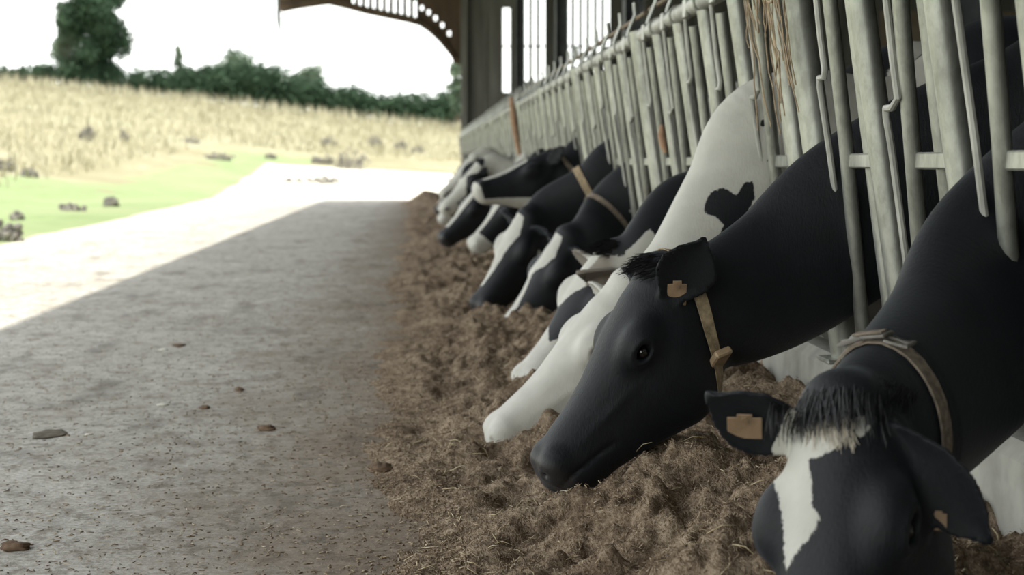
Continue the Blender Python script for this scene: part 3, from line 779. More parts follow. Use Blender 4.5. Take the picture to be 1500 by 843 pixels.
def strands(parent, name, roots, dirs, lens, mat, r=.0011, droop=.0, seed=1, curl=.25, grav=(0,0,-1)):
    rr = random.Random(seed); mb = MB(); g = np.array(grav, float)
    for p, d, L in zip(roots, dirs, lens):
        d = np.array(d, float); d /= np.linalg.norm(d); pts = []; p = np.array(p, float); seg = 5
        jit = np.array([rr.uniform(-1, 1) for _ in range(3)])*curl
        for k in range(seg+1):
            pts.append(p.copy()); dd = d+jit*(k/seg)+g*droop*(k/seg); dd /= np.linalg.norm(dd); p = p+dd*L/seg
        mb.tube(pts, [r*(1-.75*k/seg) for k in range(seg+1)], 3, cap=False)
    return mb.build(name, mat, parent)

def collar(ctx, tpos, width, thick, mat, grow=1.0, name='collar', tilt=0.0, n=40, skew=(0,0)):
    """strap around the neck at centreline position tpos (index along ctx.C)"""
    C = ctx.C; i = int(tpos); f = tpos-i; c = C[i]*(1-f)+C[i+1]*f; T = C[i+1]-C[i]; T /= np.linalg.norm(T)
    sd = ctx.sds[i]; sd = sd-T*(sd@T); sd /= np.linalg.norm(sd); up = np.cross(T, sd)
    T = T+up*tilt+sd*skew[0]; T /= np.linalg.norm(T); sd = sd-T*(sd@T); sd /= np.linalg.norm(sd); up = np.cross(T, sd)
    # march outwards until the surface is met
    ang = np.linspace(0, 2*math.pi, n, endpoint=False); dirs = np.cos(ang)[:, None]*up+np.sin(ang)[:, None]*sd
    def march(c0):
        t = np.full(n, .03)
        for _ in range(60):
            d = ctx.sdf(c0+dirs*t[:, None]); t = np.where(d < 0, t+np.maximum(-d*.7, .001), t)
        return t
    rows = []
    for off in (-width/2, 0, width/2): rows.append(march(c+T*off))
    for r_ in range(3):
        rows[r_] = np.maximum.reduce([rows[r_], (np.roll(rows[r_], 1)+np.roll(rows[r_], -1))/2])
    mb = MB(); V = []
    for k, off in enumerate((-width/2, 0, width/2)): V.append(c+T*off+dirs*(rows[k]+.003)[:, None]*grow)
    for k, off in enumerate((width/2, 0, -width/2)): V.append(c+T*off+dirs*(rows[2-k]+.003+thick)[:, None]*grow)
    V = np.concatenate(V); F = []
    for a in range(6):
        b = (a+1) % 6
        for j in range(n):
            k2 = (j+1) % n; F.append([a*n+j, a*n+k2, b*n+k2, b*n+j])
    mb.add(V, np.array(F)); o = mb.build(name, mat, ctx.o)
    pt = lambda a_: (c+ (math.cos(a_)*up+math.sin(a_)*sd)*(np.interp(a_ % (2*math.pi), list(ang)+[2*math.pi], list(rows[1])+[rows[1][0]])+.003+thick)*grow, math.cos(a_)*up+math.sin(a_)*sd, T)
    return o, pt

def plate(mb, c, ax, ay, az, s, bev=.003):
    """bevelled slab with half sizes s along the unit axes"""
    A = np.stack([ax, ay, az]); t = MB(); t.box((-s[0], -s[1], -s[2]), (s[0], s[1], s[2]), bev=bev)
    V = np.concatenate(t.V) @ A+np.array(c); mb.add(V, [np.concatenate(v) for k, v in sorted(t.F.items())])
def ear_tag(ctx, k, t=.45, lat=0.0, size=(.033, .026), up=None, flip=1, label=None):
    b, dw, nw, sw, L, wf = ctx.e[k]; c = b+dw*L*t+sw*lat+nw*.016*flip
    mb = MB(); dn = np.array([0, 0, -1.0]); ax = dn-nw*(dn@nw); ax /= np.linalg.norm(ax); ay = np.cross(nw, ax)
    cc = c+ax*size[0]*.8; plate(mb, cc, ax, ay, nw, (size[0], size[1], .0016), .001); mb.tube([c-nw*.012, c+nw*.004], .006, 10)
    plate(mb, cc-ax*size[0]*1.05, ax, ay, nw, (size[0]*.25, size[1]*.45, .0018), .001)
    o = mb.build('ear_tag', M_TAG, ctx.o, smooth=False); 
    if label: o['label'] = label
    return o

# --- cow 1: nearest, face towards the camera
def NP(px, py, Y, h, w): return (W(px, py, Y), h, w)
def pat1(c):
    u, v, w = c.q.T; x, y = PX(c.V); k = 2.78/FPX
    d = poly_sd(x*k, y*k, np.array([(1157,598),(1143,625),(1133,655),(1130,690),(1138,722),(1147,760),(1148,800),(1152,838),(1162,815),(1185,790),(1203,762),(1190,740),(1188,705),(1183,675),(1196,672),(1216,662),(1238,645),(1254,622),(1245,596),(1200,585)])*k)
    sp = poly_sd(x*k, y*k, np.array([(1246,612),(1268,610),(1274,628),(1260,641),(1250,632)])*k)
    return np.where((v > -.09) & (u > 0), np.maximum(d, sp), np.where(c.V[:, 0] > 1.5, (.55-c.V[:, 2])*.5, -1))
c1 = build_cow('cow', 3.415, W(1218, 572, 2.78), (-.20,-.45,-.87), (-.54,-.55,.41),
    'black cow nearest the camera with white blaze, face turned down and towards the viewer', res=.0052, hs=1.08, fence_h=.62, fence_half=.225,
    neck_pts=[NP(1318, 612, 3.0, .160, .108), NP(1395, 530, 3.22, .185, .105)],
    ears=[dict(s=1, wdir=(.62,-.25,-.72), wn=(-.35,-.9,-.1), L=.215), dict(s=-1, wdir=(-.90,-.05,.40), wn=(.1,-.75,-.6), L=.165, wf=1.15)], pattern=pat1)
# --- cow 2: black, in profile
def pat2(c): return np.minimum(body_blobs(c, 5), (.62-c.V[:, 2])*.5)
c2 = build_cow('cow', 4.615, W(950, 385, 4.42), W(790, 624, 4.38)-W(935, 382, 4.42), (-.80, -.22, .55),
    'all-black cow in profile, second from the camera, with pale strap hanging at its throat', res=.0062, hs=1.04, fence_h=.70, fence_half=.225,
    neck_pts=[NP(1060, 445, 4.5, .165, .10), NP(1150, 400, 4.58, .19, .105)],
    ears=[dict(s=1, wdir=(.42,-.40,.80), wn=(-.05,-.85,-.4), L=.17, wf=1.45), dict(s=-1, wdir=(-.1,.9,.1), wn=(-.8,0,-.5))], pattern=pat2)
# --- cow 3: white head and neck with black patch
Y3 = 5.545
def pat3(c):
    w = np.where(c.V[:, 0] < 1.62+.1*fbm(c.V*5, 3, 9), .3, np.minimum(body_blobs(c, 9), (.7-c.V[:, 2])*.5))
    for pl in ([(1030,300),(1040,283),(1058,274),(1072,283),(1078,286),(1090,268),(1103,264),(1104,290),(1098,302),(1090,318),(1075,335),(1050,352),(1035,360),(1050,345),(1058,330),(1048,318),(1032,314)],
               [(1020,370),(1060,345),(1110,330),(1090,420),(1020,420)]):
        w = np.minimum(w, -side_poly(c, pl, Y3-.09))
    for (sx1, sy1, sr) in ((1118,180,.011), (1123,193,.009), (1120,150,.006), (1127,236,.009)):
        sp_ = W(sx1, sy1, Y3-.09); w = np.minimum(w, np.hypot((c.V[:, 0]-sp_[0])*1.2, c.V[:, 2]-sp_[2])-sr)
    return w
c3 = build_cow('cow', Y3, W(908, 405, Y3-.10), W(697, 618, Y3-.15)-W(895, 402, Y3-.10), (-.72, -.20, .62),
    'white-faced cow with white neck and black neck patch beside the all-black cow', res=.008, hs=1.13, fence_h=.90, fence_half=.215,
    neck_pts=[NP(1010, 395, Y3-.04, .15, .10), NP(1085, 290, Y3, .19, .105)],
    ears=[dict(s=1, wdir=(.5,-.7,.1), wn=(-.2,-.6,-.6)), dict(s=-1, wdir=(-.2,.9,.1), wn=(-.8,0,-.5))], pattern=pat3)
# --- cow 4: patchy neck, black tuft over a white forehead, behind the white-faced one
Y4 = 6.745
def pat4(c):
    u, v, w = c.q.T; onhead = (u > -.02) & (np.abs(w) < .3); x, y = PX(c.V); k = 6.6/FPX
    head = np.minimum(.3, -poly_sd(x*k, y*k, np.array([(862,418),(838,430),(812,455),(803,470),(804,502),(830,492),(862,470),(890,430)])*k))
    head = np.minimum(head, -blob((.22,-.12,-.12), c.q, (.12,.12,.06))); head = np.minimum(head, -blob((-.01,-.02,0), c.q, (.045,.07,.09)))
    nk = -np.ones(len(c.V)); 
    for pl in ([(1040,225),(1028,236),(996,282),(1005,290),(1040,262)], [(905,372),(945,333),(955,345),(976,352),(985,385),(915,385)]): nk = np.maximum(nk, side_poly(c, pl, Y4-.08))
    return np.where(c.V[:, 0] > 1.5, body_blobs(c, 21), np.where(onhead, head, nk))
c4 = build_cow('cow', Y4, W(888, 362, 6.6), W(742, 560, 6.5)-W(880, 360, 6.6), (-.62, -.50, .55),
    'cow with black tuft over white forehead and black and white neck, behind the white-faced cow', res=.011, hs=1.08, fence_h=.67, fence_half=.16, ear_tint=True,
    neck_pts=[NP(948, 375, 6.62, .135, .09), NP(1000, 315, 6.7, .15, .10)],
    ears=[dict(s=1, wdir=(-.85,-.50,.02), wn=(-.1,-.5,-.8), L=.20), dict(s=-1, wdir=(-.3,.9,.1), wn=(-.8,0,-.5))], pattern=pat4)
# --- cow 5: black face, white muzzle
def pat5(c):
    u, v, w = c.q.T
    d = np.maximum(np.minimum(u-.42, .05)-np.abs(w)*.15, poly_sd(u, w, [(.02,-.03),(.03,.035),(.13,.06),(.19,.04),(.22,.0),(.24,-.015),(.46,.03),(.6,.07),(.6,-.09),(.4,-.08),(.25,-.08),(.15,-.03)]))
    return np.where(c.V[:, 0] > 1.5, body_blobs(c, 31), np.where(u > 0, d, -1))
c5 = build_cow('cow', 9.295, W(824, 338, 9.1), W(726, 470, 9.0)-W(816, 335, 9.1), (-.75, -.42, .5),
    'black-faced cow with a white muzzle and white stripe down its nose', res=.013, hs=1.14, fence_h=.68, fence_half=.18,
    ears=[dict(s=1, wdir=(.3,-.7,-.2), wn=(-.3,-.5,-.6)), dict(s=-1, wdir=(-.2,.9,.2), wn=(-.8,0,-.5))], pattern=pat5)
def pat6(c):
    u, v, w = c.q.T
    d = poly_sd(u, w, [(.01,-.09),(.02,.02),(.12,.05),(.22,.02),(.33,.0),(.45,-.02),(.45,-.07),(.3,-.09),(.15,-.1)]); s2 = poly_sd(u, v, [(.13,-.12),(.3,-.17),(.3,-.2),(.14,-.16)])
    return np.where(c.V[:, 0] > 1.5, body_blobs(c, 41), np.where(u > 0, np.maximum(d, s2), -1))
c6 = build_cow('cow', 9.895, W(768, 312, 9.8), W(690, 435, 9.7)-W(760, 310, 9.8), (-.55, -.60, .55),
    'black cow with broad white blaze and dark muzzle wearing a pale neck strap', res=.013, hs=1.05, fence_h=.80, fence_half=.19,
    ears=[dict(s=1, wdir=(.2,-.8,.0), wn=(-.3,-.5,-.6)), dict(s=-1, wdir=(-.4,.8,.3), wn=(-.8,0,-.5))], pattern=pat6)
def pat7(c):
    u, v, w = c.q.T
    d = poly_sd(u, w, [(.16,-.03),(.18,.03),(.4,.03),(.5,.03),(.5,-.03)]); d = np.maximum(d, np.minimum(u-.545, .1)); d = np.maximum(d, poly_sd(u, v, [(.15,-.25),(.5,-.13),(.6,-.1),(.6,-.2),(.4,-.25),(.15,-.35)]))
    return np.where(c.V[:, 0] > 1.5, body_blobs(c, 51), np.where(u > 0, d, -1))
c7 = build_cow('cow', 11.845, W(806, 222, 11.7), W(716, 268, 11.6)-W(806, 232, 11.7), (-.30, -.22, .92),
    'black cow holding its head up level with a brown collar, above the feeding heads', res=.015, hs=1.0, fence_h=.86, fence_half=.17,
    neck_pts=[(W(832, 262, 11.75), .14, .10)],
    ears=[dict(s=1, wdir=(.5,-.5,.7), wn=(-.5,-.8,0), L=.18, wf=1.1), dict(s=-1, wdir=(.1,.9,.4), wn=(-.8,0,-.3))], pattern=pat7)
def patgen(seed, whiteface, mz=False):
    def f(c):
        u, v, w = c.q.T; n = fbm(c.q*6+seed, 3, seed)*.03
        hd = np.minimum(.12-np.abs(w)-.1*np.abs(u-.3), .08)-.04+n if whiteface else poly_sd(u, w, [(.03,-.05),(.03,.04),(.25,.02),(.45,.01),(.45,-.05),(.2,-.06)])
        if mz: hd = np.maximum(hd, np.minimum(u-.45, .1))
        bd = fbm(c.V*2.3+seed*3, 3, seed)*.15-.03
        return np.where(u > 0, hd, bd)
    return f
far = [
 (13.645, (752,272), (686,355), 'blurred black cow with white muzzle low over the feed, left of the broad-blazed cow', False, True, (-.6,-.5,.6)),
 (15.595, (702,275), (645,342), 'blurred black cow with thin white streak, lowest of the far cluster at its left edge', False, False, (-.6,-.5,.6)),
 (17.395, (700,240), (648,297), 'blurred white and grey faced cow in the middle of the far cluster', True, False, (-.6,-.5,.6)),
 (19.945, (692,228), (655,268), 'dark-eared pied cow lifting its head at the top of the far cluster', True, False, (-.4,-.3,.9)),
 (21.295, (676,262), (646,312), 'small blurred pied cow in the far cluster, third from the end of the row', False, True, (-.6,-.4,.6)),
 (24.445, (672,255), (645,300), 'small blurred white-muzzled cow, last but one in the row', False, True, (-.6,-.4,.6)),
 (27.595, (662,262), (640,300), 'farthest cow of the row, a dark blur by the heap of feed', False, False, (-.6,-.4,.6)),
]
for k, (Yc, a_, b_, lb_, wf_, mz_, vd_) in enumerate(far):
    build_cow('cow', Yc, W(a_[0], a_[1], Yc-.1), W(b_[0], b_[1], Yc-.15)-W(a_[0], a_[1], Yc-.1), vd_, lb_, res=.018, hs=1.0, fence_h=.80, fence_half=.18, pattern=patgen(60+k, wf_, mz_),
        ears=[dict(s=1, wdir=(.2,-.8,.25), wn=(-.3,-.5,-.6)), dict(s=-1, wdir=(-.3,.8,.3), wn=(-.8,0,-.5))])

# collars, tags, tufts
o, pt = collar(c1, 25.5, .036, .004, M_STRAP, tilt=.0); o['label'] = 'worn brown-grey webbing collar'
def buckle(pt, a0, o, sz=1.0, n=3):
    for k in range(n):
        p, nrm, T = pt(a0+k*.20*sz); tn = np.cross(nrm, T); mb = MB(); R_ = .020*sz
        c = p+nrm*.005; loop = [c+T*R_*a+tn*R_*.7*b for a, b in ((-1,-1),(1,-1),(1,1),(-1,1),(-1,-1),(1,-1))]
        mb.tube(loop, .0028*sz, 6)
        if k % 2 == 0: mb.tube([c-tn*R_*.7, c+tn*R_*.8+nrm*.004], .002*sz, 6)
        mb.build('buckle', M_BUCK, o)
    mb = MB(); p, nrm, T = pt(a0+.25*sz); tn = np.cross(nrm, T); plate(mb, p+nrm*.009, tn, T, nrm, (.020*sz, .013*sz, .002), .001); mb.build('strap_end', M_STRAP, o)
def nearest_angle(pt, px, py):
    best = min(np.linspace(0, 2*math.pi, 120), key=lambda a_: math.hypot(float(PX(pt(a_)[0])[0])-px, float(PX(pt(a_)[0])[1])-py)+(200 if pt(a_)[1][1] > .35 else 0)); return best
buckle(pt, nearest_angle(pt, 1285, 515)-.25, o, 1.3)
ear_tag(c1, 1, .62, -.005, (.022, .028)); ear_tag(c1, 0, .66, .030, (.014, .013))
o2, pt2 = collar(c2, 16, .034, .003, M_STRAPY, tilt=.14); o2['label'] = 'pale tan webbing collar'
for a_, sz in ((nearest_angle(pt2, 1040, 525), (.042,.024,.010)),):
    p, nrm, T = pt2(a_); tn = np.cross(nrm, T); mb = MB(); plate(mb, p+nrm*sz[2], tn, T, nrm, sz, .004); q_ = mb.build('transponder', M_BOXT, o2, smooth=False)
ear_tag(c2, 0, .22, .0, (.030, .024))
ear_tag(c4, 0, .25, .0, (.02, .02)); ear_tag(c5, 0, .3, .0, (.03, .024))
for cc, t_, mt, wd in ((c6, 20, M_STRAPY, .04), (c7, 14, M_STRAP, .035), (c5, 20, M_STRAP, .03)):
    q_, _p = collar(cc, t_ if t_ < len(cc.C)-2 else 10, wd, .004, mt)

def tuft(ctx, n, u0, u1, w0, w1, dirq, L0, L1, mat, name, seed, r=.0011, lift=.25, droop=.25, vv=.004):
    g = np.random.default_rng(seed); u = g.uniform(u0, u1, n); w = g.uniform(w0, w1, n); v = np.full(n, .02)
    for _k in range(12):                         # drop on to the skin
        d = ctx.sdf(ctx.fromH(np.stack([u, v, w], 1)))/ctx.hs; v = v-np.clip(d, -.03, .03)*.8
    roots = ctx.fromH(np.stack([u, v-vv, w], 1))
    dq = np.array(dirq)+np.stack([g.uniform(-.15, .15, n), g.uniform(0, .2, n)+lift, g.uniform(-.3, .3, n)], 1); dirs = dq@ctx.HM; lens = g.uniform(L0, L1, n)*ctx.hs
    return strands(ctx.o, name, roots, dirs, lens, mat, r, droop, seed, .2, -ctx.HM[1])
tuft(c1, 1000, -.05, .030, -.08, .075, (1, .05, 0), .035, .070, M_HAIR_B, 'forelock', 1, .0012, .35, .9)
tuft(c1, 420, .035, .070, -.035, .040, (.9, 0, .25), .025, .042, M_HAIR_W, 'blaze_fringe', 2, .0010, .12, .35)
tuft(c2, 500, -.04, .03, -.05, .06, (.6, .2, 0), .025, .055, M_HAIR_B, 'forelock', 3, .0012, .4, .3)
tuft(c4, 260, -.04, .03, -.06, .06, (.5, .2, 0), .03, .06, M_HAIR_B, 'forelock', 4, .002, .4, .2)

# ------------------------------------------------------------------ feed
muz = []
for c in (c1, c2, c3, c4, c5, c6): muz += [c.fromH((.5, -.1, 0)), c.fromH((.3, -.17, 0)), c.fromH((.2, -.3, 0)), c.fromH((.59, -.07, 0))]
def feed_h(X, Y):
    p = np.stack([X, Y, X*0], -1)
    edge = -.16+.10*fbm(p*1.1, 4, 11)+.05*fbm(p*5, 3, 12)
    t = np.clip((X-edge)/.78, 0, 1); base = .140*t**1.6*(X > edge)+.03*np.clip((X-.75)/.4, 0, 1)
    lump = .050*fbm(p*3.0, 3, 13)+.045*fbm(p*8, 3, 14)+.024*fbm(p*24, 3, 15)
    h = base+lump*np.clip(t*1.5+.06, 0, 1)+.012*np.clip(t*8, 0, 1)
    far_ = np.clip((Y-36)/5, 0, 1)*.0
    for m_ in muz:
        r2 = (X-m_[0])**2+(Y-m_[1])**2; k = np.exp(-r2/.12**2); lim = max(m_[2]-.105, .006); h = np.where(h > lim, h*(1-k)+lim*k, h)
    h = h-.06*np.exp(-(((X+.02)/.09)**2+((Y-3.5)/.10)**2))
    return np.where(X < edge, -.02, np.maximum(h, -.02))
fy = [2.0]
while fy[-1] < 41.3: fy.append(fy[-1]*1.0+max(.0085, .0030*fy[-1]))
fy = np.array(fy); fx_ = np.concatenate([np.arange(-.55, 1.16, .009), [1.165]])
A_, B_ = np.meshgrid(fx_, fy, indexing='ij'); H_ = feed_h(A_, B_)
heap = .22*np.exp(-(((A_-.15)/.35)**2+((B_-38.5)/2.0)**2)); H_ = np.maximum(H_, H_+heap)
nx, ny = A_.shape; i_, j_ = np.meshgrid(np.arange(nx-1), np.arange(ny-1), indexing='ij'); a = (i_*ny+j_).ravel()
Fq = np.stack([a, a+ny, a+ny+1, a+1], 1); hv = H_.ravel(); keep = (hv[Fq] > -.019).any(1)
silage = mesh_np('silage', np.stack([A_.ravel(), B_.ravel(), hv], 1), Fq[keep], M_FEED)
tag(silage, 'long brown heap of chopped silage lying along the feed fence', 'feed', kind='stuff')
def scatter(n, name, mat, ymin, ymax, lmin, lmax, rmin, rmax, zoff, xlo, xhi, parent, onfloor=False, pw=1.6, tiltz=.45, seed=5):
    g = np.random.default_rng(seed); t = g.random(n); Y = ymin*(ymax/ymin)**(t**pw); X = g.uniform(xlo, xhi, n) if not onfloor else xhi-(xhi-xlo)*g.random(n)**onfloor
    Z = feed_h(X, Y); ok = (Z > -.019) if not onfloor else np.ones(n, bool); Z = np.where(Z < 0, 0, Z) if onfloor else Z
    X, Y, Z = X[ok], Y[ok], Z[ok]; n = len(X); L = g.uniform(lmin, lmax, n)*g.uniform(.5, 1, n); r = g.uniform(rmin, rmax, n); az = g.uniform(0, math.pi*2, n); el = g.normal(0, tiltz, n)
    d = np.stack([np.cos(az)*np.cos(el), np.sin(az)*np.cos(el), np.abs(np.sin(el))], 1); c = np.stack([X, Y, Z+zoff+L*.5*d[:, 2]*.6], 1)
    s_ = np.cross(d, [0, 0, 1.0]); s_ /= np.linalg.norm(s_, axis=1)[:, None]+1e-9; q_ = np.cross(s_, d); V = []
    bend = q_*(L*g.uniform(-.12, .2, n))[:, None]
    for e, rr in ((-.5, .7), (0, 1), (.5, .6)):
        for k in range(3):
            a_ = k*2.094; V.append(c+d*(L*e)[:, None]+(bend if e == 0 else 0)+(s_*math.cos(a_)+q_*math.sin(a_)*.6)*(r*rr)[:, None])
    V = np.stack(V, 1).reshape(-1, 3); b = np.arange(n)*9; F = []
    for lv in (0, 3):
        for k in range(3): F.append(np.stack([b+lv+k, b+lv+(k+1) % 3, b+lv+3+(k+1) % 3, b+lv+3+k], 1))
    T_ = [np.stack([b+2, b+1, b], 1), np.stack([b+6, b+7, b+8], 1)]
    return mesh_np(name, V, [np.concatenate(F), np.concatenate(T_)], mat, parent)
o = scatter(60000, 'silage_fibre', M_FIB, 2.4, 14, .007, .024, .0009, .0022, .001, -.35, 1.14, silage); o['kind'] = 'stuff'
o = scatter(900, 'straw_stalks', M_STRAW, 2.6, 20, .025, .085, .0012, .0028, .004, -.35, 1.12, silage, seed=8, tiltz=.3); o['kind'] = 'stuff'
o = scatter(16000, 'feed_crumbs', M_FIB, 3.0, 24, .005, .022, .001, .0035, .001, -2.1, .1, None, onfloor=2.4, tiltz=.05, seed=9, pw=1.1); tag(o, 'chopped crumbs scattered over the concrete left of the silage heap', 'feed crumbs', kind='stuff')
o = scatter(1500, 'stray_straw', M_STRAW, 3.2, 22, .006, .03, .001, .0022, .002, -2.1, .0, None, onfloor=1.5, tiltz=.03, seed=10, pw=1.1); tag(o, 'stray pale straw bits scattered over the grey concrete', 'straw', kind='stuff')
def on_floor(px, py):
    d = _f+_r*(px-IW/2)/FPX-_u*(py-IH/2)/FPX; t = -CAM_H/d[2]; return np.array([d[0]*t, d[1]*t, 0])
def clod(px, py, sz, label, mat=None, seed=0):
    c = on_floor(px, py); g = MB(); g.ellip((0, 0, 0), sz, 18, 12); V = np.concatenate(g.V); n = V/np.array(sz)
    V = V*(1+.28*fbm(n*2.2+seed*5, 3, seed)[:, None]); V[:, 2] = np.maximum(V[:, 2], -sz[2]*.35); V = V+c+np.array([0, 0, sz[2]*.33])
    o = mesh_np(label[0], V, [np.concatenate(v) for v in g.F.values()], mat or M_CLOD, loc=c); tag(o, label[1], label[2])
for args in [((350,573),(.016,.02,.011),('clod','small dark brown clod standing on the concrete left of the feed','clod'),None,1),
             ((300,599),(.018,.02,.009),('clod','brown clod on the concrete beside a pale flake','clod'),None,2),
             ((390,630),(.030,.035,.012),('clod','flat reddish-brown lump on the concrete nearest the feed edge','clod'),None,3),
             ((238,594),(.022,.022,.004),('flake','long pale flake lying left of the brown clods','flake'),M_FLAKE,4),
             ((239,513),(.022,.022,.005),('flake','pale flake lying farther back on the grey concrete','flake'),M_FLAKE,5),
             ((130,637),(.014,.016,.003),('flake','tiny pale flake beside the dark patch at left','flake'),M_FLAKE,6),
             ((262,507),(.030,.05,.008),('clod','dark smear of dried dung behind the pale flake','dung'),None,7),
             ((72,637),(.050,.10,.004),('dung_patch','flat dark dried dung patch at the left of the alley','dung'),M_DUNG,8),
             ((560,692),(.035,.04,.022),('clod','crumbly brown lump fallen off the edge of the silage','clod'),None,9),
             ((20,805),(.035,.03,.013),('clod','dark crumbly lump in the bottom left corner','clod'),None,10)]:
    (px, py), sz, lb_, mt_, sd_ = args; clod(px, py, sz, lb_, mt_, sd_)

# ------------------------------------------------------------------ field, hedge and trees
def leaf_cloud(blobs, n, size, name, mat, parent=None, loc=None, seed=1, shell=.55):
    g = np.random.default_rng(seed); wts = np.array([b[3]*b[4]*b[5] for b in blobs], float)**.67; wts /= wts.sum(); pick = g.choice(len(blobs), n, p=wts)
    Bm = np.array(blobs, float)[pick]; d = g.normal(size=(n, 3)); d /= np.linalg.norm(d, axis=1)[:, None]; rad = shell+(1.12-shell)*g.random(n)**.6
    c = Bm[:, :3]+d*rad[:, None]*Bm[:, 3:6]; a = g.normal(size=(n, 3)); a /= np.linalg.norm(a, axis=1)[:, None]; b = np.cross(a, g.normal(size=(n, 3))); b /= np.linalg.norm(b, axis=1)[:, None]; nn = np.cross(a, b)
    s_ = size*g.uniform(.6, 1.3, n)[:, None]
    V = np.stack([c-a*s_, c-b*s_*.45+nn*s_*.15, c+a*s_, c+b*s_*.45+nn*s_*.15, c-nn*s_*.05], 1).reshape(-1, 3); k = np.arange(n)*5
    F = np.concatenate([np.stack([k, k+1, k+4], 1), np.stack([k+1, k+2, k+4], 1), np.stack([k+2, k+3, k+4], 1), np.stack([k+3, k, k+4], 1)])
    return mesh_np(name, V, F, mat, parent, loc, smooth=False)
YH = 112.0
def hz(px): 
    X = W(px, 150, YH)[0]; return X, float(terr_h(np.array(X), np.array(YH)))
def H2(px, py): return W(px, py, YH)
hr = random.Random(5)
top = [(-60,96),(0,96),(60,92),(120,90),(200,102),(250,98),(300,96),(360,88),(410,100),(440,112),(500,122),(560,134),(610,136),(660,128),(720,126)]
tp = lambda px: np.interp(px, [t[0] for t in top], [t[1] for t in top])
bl = []
for px in np.arange(-80, 720, 7):
    X, g0 = hz(px); zt = H2(px, tp(px)+hr.uniform(-3, 8))[2]; hh = max(zt-g0, 1.0)
    for q in range(3):
        r_ = hr.uniform(.35, .6)*hh*.75; zc = g0+hr.uniform(.25, .72)*hh; zc = min(zc, zt-r_*.9); bl.append((X+hr.uniform(-.3, .3), YH+hr.uniform(-.8, .8), zc, r_*1.1, r_*1.2, r_))
hedge = leaf_cloud(bl, 60000, .13, 'hedge', M_LEAF, loc=(-12, YH, 4), seed=2, shell=.2)
tag(hedge, 'long dark green hedge along the top of the dry field', 'hedge')
def plant(name, label, px, top_py, base_py, wpx, n, size, mat, seed, Y=YH, trunk=True, shape='round', cat='tree'):
    b0 = W(px, base_py, Y); b1 = W(px, top_py, Y); hgt = b1[2]-b0[2]; wd = wpx*Y/FPX; t = empty(name, (b0[0], Y, b0[2]-.2)); g = random.Random(seed); B = []
    for k in range(60):
        f = g.uniform(.08, .97); rr = wd*.5*(1.0-.5*abs(f-.45)/.5 if shape == 'round' else 1.05-f*.95); a_ = g.uniform(0, 6.28); q = g.uniform(0, .75)*rr; r_ = max(.18, rr*g.uniform(.2, .42))
        B.append((b0[0]+math.cos(a_)*q, Y+math.sin(a_)*q, b0[2]+f*hgt, r_, r_, r_*g.uniform(.8, 1.4)))
    leaf_cloud(B, n, size, 'foliage', mat, t, seed=seed, shell=.1)
    m_ = MB(); m_.tube([(b0[0], Y, b0[2]-.3), (b0[0]+.1, Y, b0[2]+hgt*.35), (b0[0]-.05, Y, b0[2]+hgt*.8)], [wd*.05+.04, wd*.035+.03, .02], 8)
    for k in range(6):
        z = b0[2]+hgt*g.uniform(.2, .65); a_ = g.uniform(0, 6.28); m_.tube([(b0[0], Y, z), (b0[0]+math.cos(a_)*wd*.3, Y+math.sin(a_)*wd*.3, z+hgt*.2)], [wd*.02+.015, .01], 6)
    m_.build('trunk', M_BARK, t); tag(t, label, cat, None); return t
plant('tree', 'tall dark green tree rising above the hedge at the left', 140, -75, 128, 112, 30000, .14, M_LEAF, 11)
plant('tree', 'paler looser side tree leaning against the tall dark tree', 98, 0, 118, 66, 5000, .12, M_LEAF2, 12)
plant('sapling', 'thin pale sapling poking out of the hedge right of the tall tree', 262, 66, 130, 34, 1500, .10, M_LEAF2, 13, shape='cone')
plant('bush', 'wide pale-topped bush standing above the hedge in its middle', 348, 74, 140, 110, 7000, .12, M_LEAF2, 14, Y=YH+1.5)
plant('bush', 'pale rounded bush beyond the hedge left of the barn opening', 455, 100, 150, 90, 3500, .12, M_LEAF2, 15, Y=YH+2)
plant('tree', 'pale young tree beside the far corner of the barn', 670, 92, 170, 42, 2600, .12, M_LEAF2, 16, Y=YH-10)
# weeds: each clump its own plant
def weed(px, py, wpx, hpx, n, seed, label):
    lo, hi = 20.0, 110.0
    for _ in range(40):
        mid = (lo+hi)/2; p = W(px, py, mid); 
        if p[2] > float(terr_h(np.array(p[0]), np.array(mid))): lo = mid
        else: hi = mid
    Y = lo; p = W(px, py, Y); wd = wpx*Y/FPX*.5; hg = hpx*Y/FPX; g = random.Random(seed); mb = MB()
    z0 = float(terr_h(np.array(p[0]), np.array(Y)))
    for k in range(n):
        a_ = g.uniform(0, 6.28); q = g.random()**.5*wd; b = (p[0]+math.cos(a_)*q, Y+math.sin(a_)*q*.6, z0-.1); h_ = hg*g.uniform(.5, 1.1)*(1-.4*q/wd)
        mb.tube([b, (b[0]+g.uniform(-.1, .1)*wd, b[1], b[2]+h_*.6), (b[0]+g.uniform(-.4, .4)*wd, b[1]+g.uniform(-.1, .1), b[2]+h_)], [.012, .016, .004], 4, cap=False)
        mb.ellip((b[0]+g.uniform(-.3, .3)*wd, b[1], b[2]+h_*g.uniform(.5, 1)), (.05, .05, .035+.02*g.random()), 6, 4)
    o = mb.build('weed_clump', M_WEED, loc=(p[0], Y, z0)); tag(o, label, 'weeds', 'grey weed clumps in the dry field')
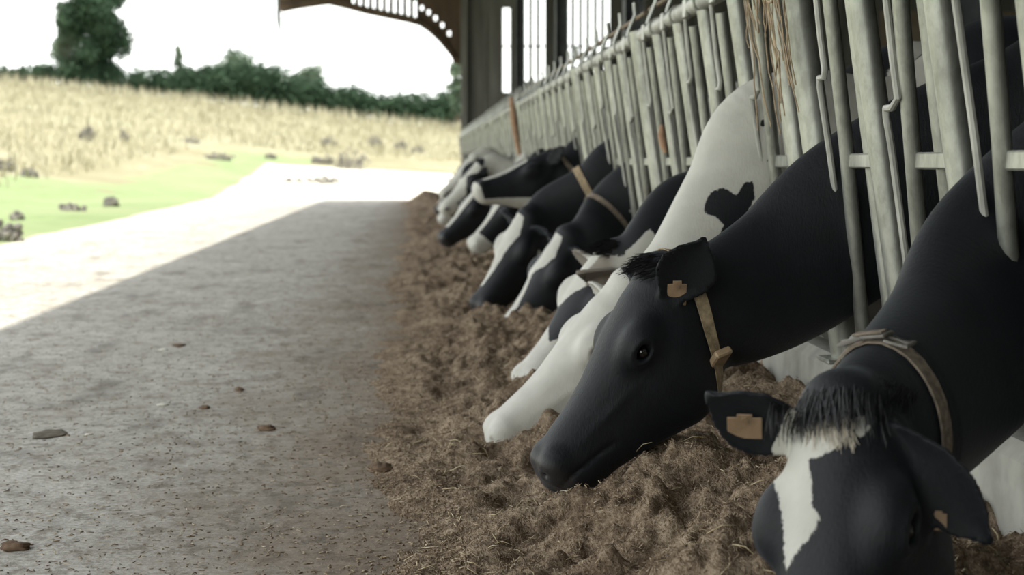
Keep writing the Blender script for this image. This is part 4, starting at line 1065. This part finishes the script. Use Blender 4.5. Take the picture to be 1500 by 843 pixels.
for k, (px, py, w_, h_, lb_) in enumerate([(128,203,16,16,'grey weed clump high in the field below the tall tree'), (181,203,8,12,'small grey weed clump right below the tall tree'), (278,208,18,8,'low grey weeds in mid field above the verge'), (318,232,30,10,'wide faint weed clump in mid field'),
        (8,246,22,12,'grey weed clump at the left edge above the green verge'), (42,256,16,12,'grey weed clump by the left edge, touching the green verge'), (105,306,24,12,'dark weed clump in the green verge, wider one'), (163,300,12,14,'dark upright weed clump in the green verge, right of the wider one'), (25,315,10,10,'small weed clump in the verge near the left edge'), (10,350,30,26,'big dark weed tuft at the left edge by the lane'),
        (480,212,16,12,'grey weed clump in the field above the wide clump'), (472,238,22,12,'grey weed clump left of the dark stump-like clump'), (515,246,36,22,'largest dark weed clump in the right part of the field'), (455,266,60,12,'long low line of grey weeds beside the lane end'), (548,212,14,12,'upright grey weed clump above the barn end'), (587,216,14,9,'small grey weed clump toward the barn end'), (612,222,12,8,'smallest grey weed clump nearest the barn end'), (397,230,12,8,'lone small weed clump in the middle of the dry field')]):
    weed(px, py+2, w_*1.35, h_*1.7, 46, 70+k, lb_)
# dry grass stems fringing the hedge and standing in the field
g = np.random.default_rng(4); n = 26000; X = g.uniform(-32, 6, n); Y = 24+86*g.random(n)**.6; ok = (X < EDGE_X-5.6+np.clip((Y-20)/45, 0, 1)*1.8+np.clip((Y-72)/6, 0, 1)*20); X, Y = X[ok], Y[ok]; Z = terr_h(X, Y); n = len(X)
hgt = g.uniform(.15, .45, n)*(1+1.2*(Y > 104)); az = g.uniform(0, 3.14, n); wv = np.stack([np.cos(az), np.sin(az), 0*az], 1)*(.02+.02*g.random(n))[:, None]; b = np.stack([X, Y, Z-.05], 1); tipv = b+np.stack([g.normal(0, .12, n), g.normal(0, .12, n), hgt], 1)
V = np.stack([b-wv, b+wv, (b+tipv)/2+wv*.8+np.array([0, 0, .03]), (b+tipv)/2-wv*.8+np.array([0, 0, .03]), tipv], 1).reshape(-1, 3); k = np.arange(n)*5
o = mesh_np('dry_grass', V, [np.stack([k, k+1, k+2, k+3], 1), np.stack([k+3, k+2, k+4], 1)], M_DRY, smooth=False); tag(o, 'dry pale grass standing over the sloping field', 'grass', kind='stuff')

for o in bpy.data.objects:
    if '_w' in o: del o['_w']
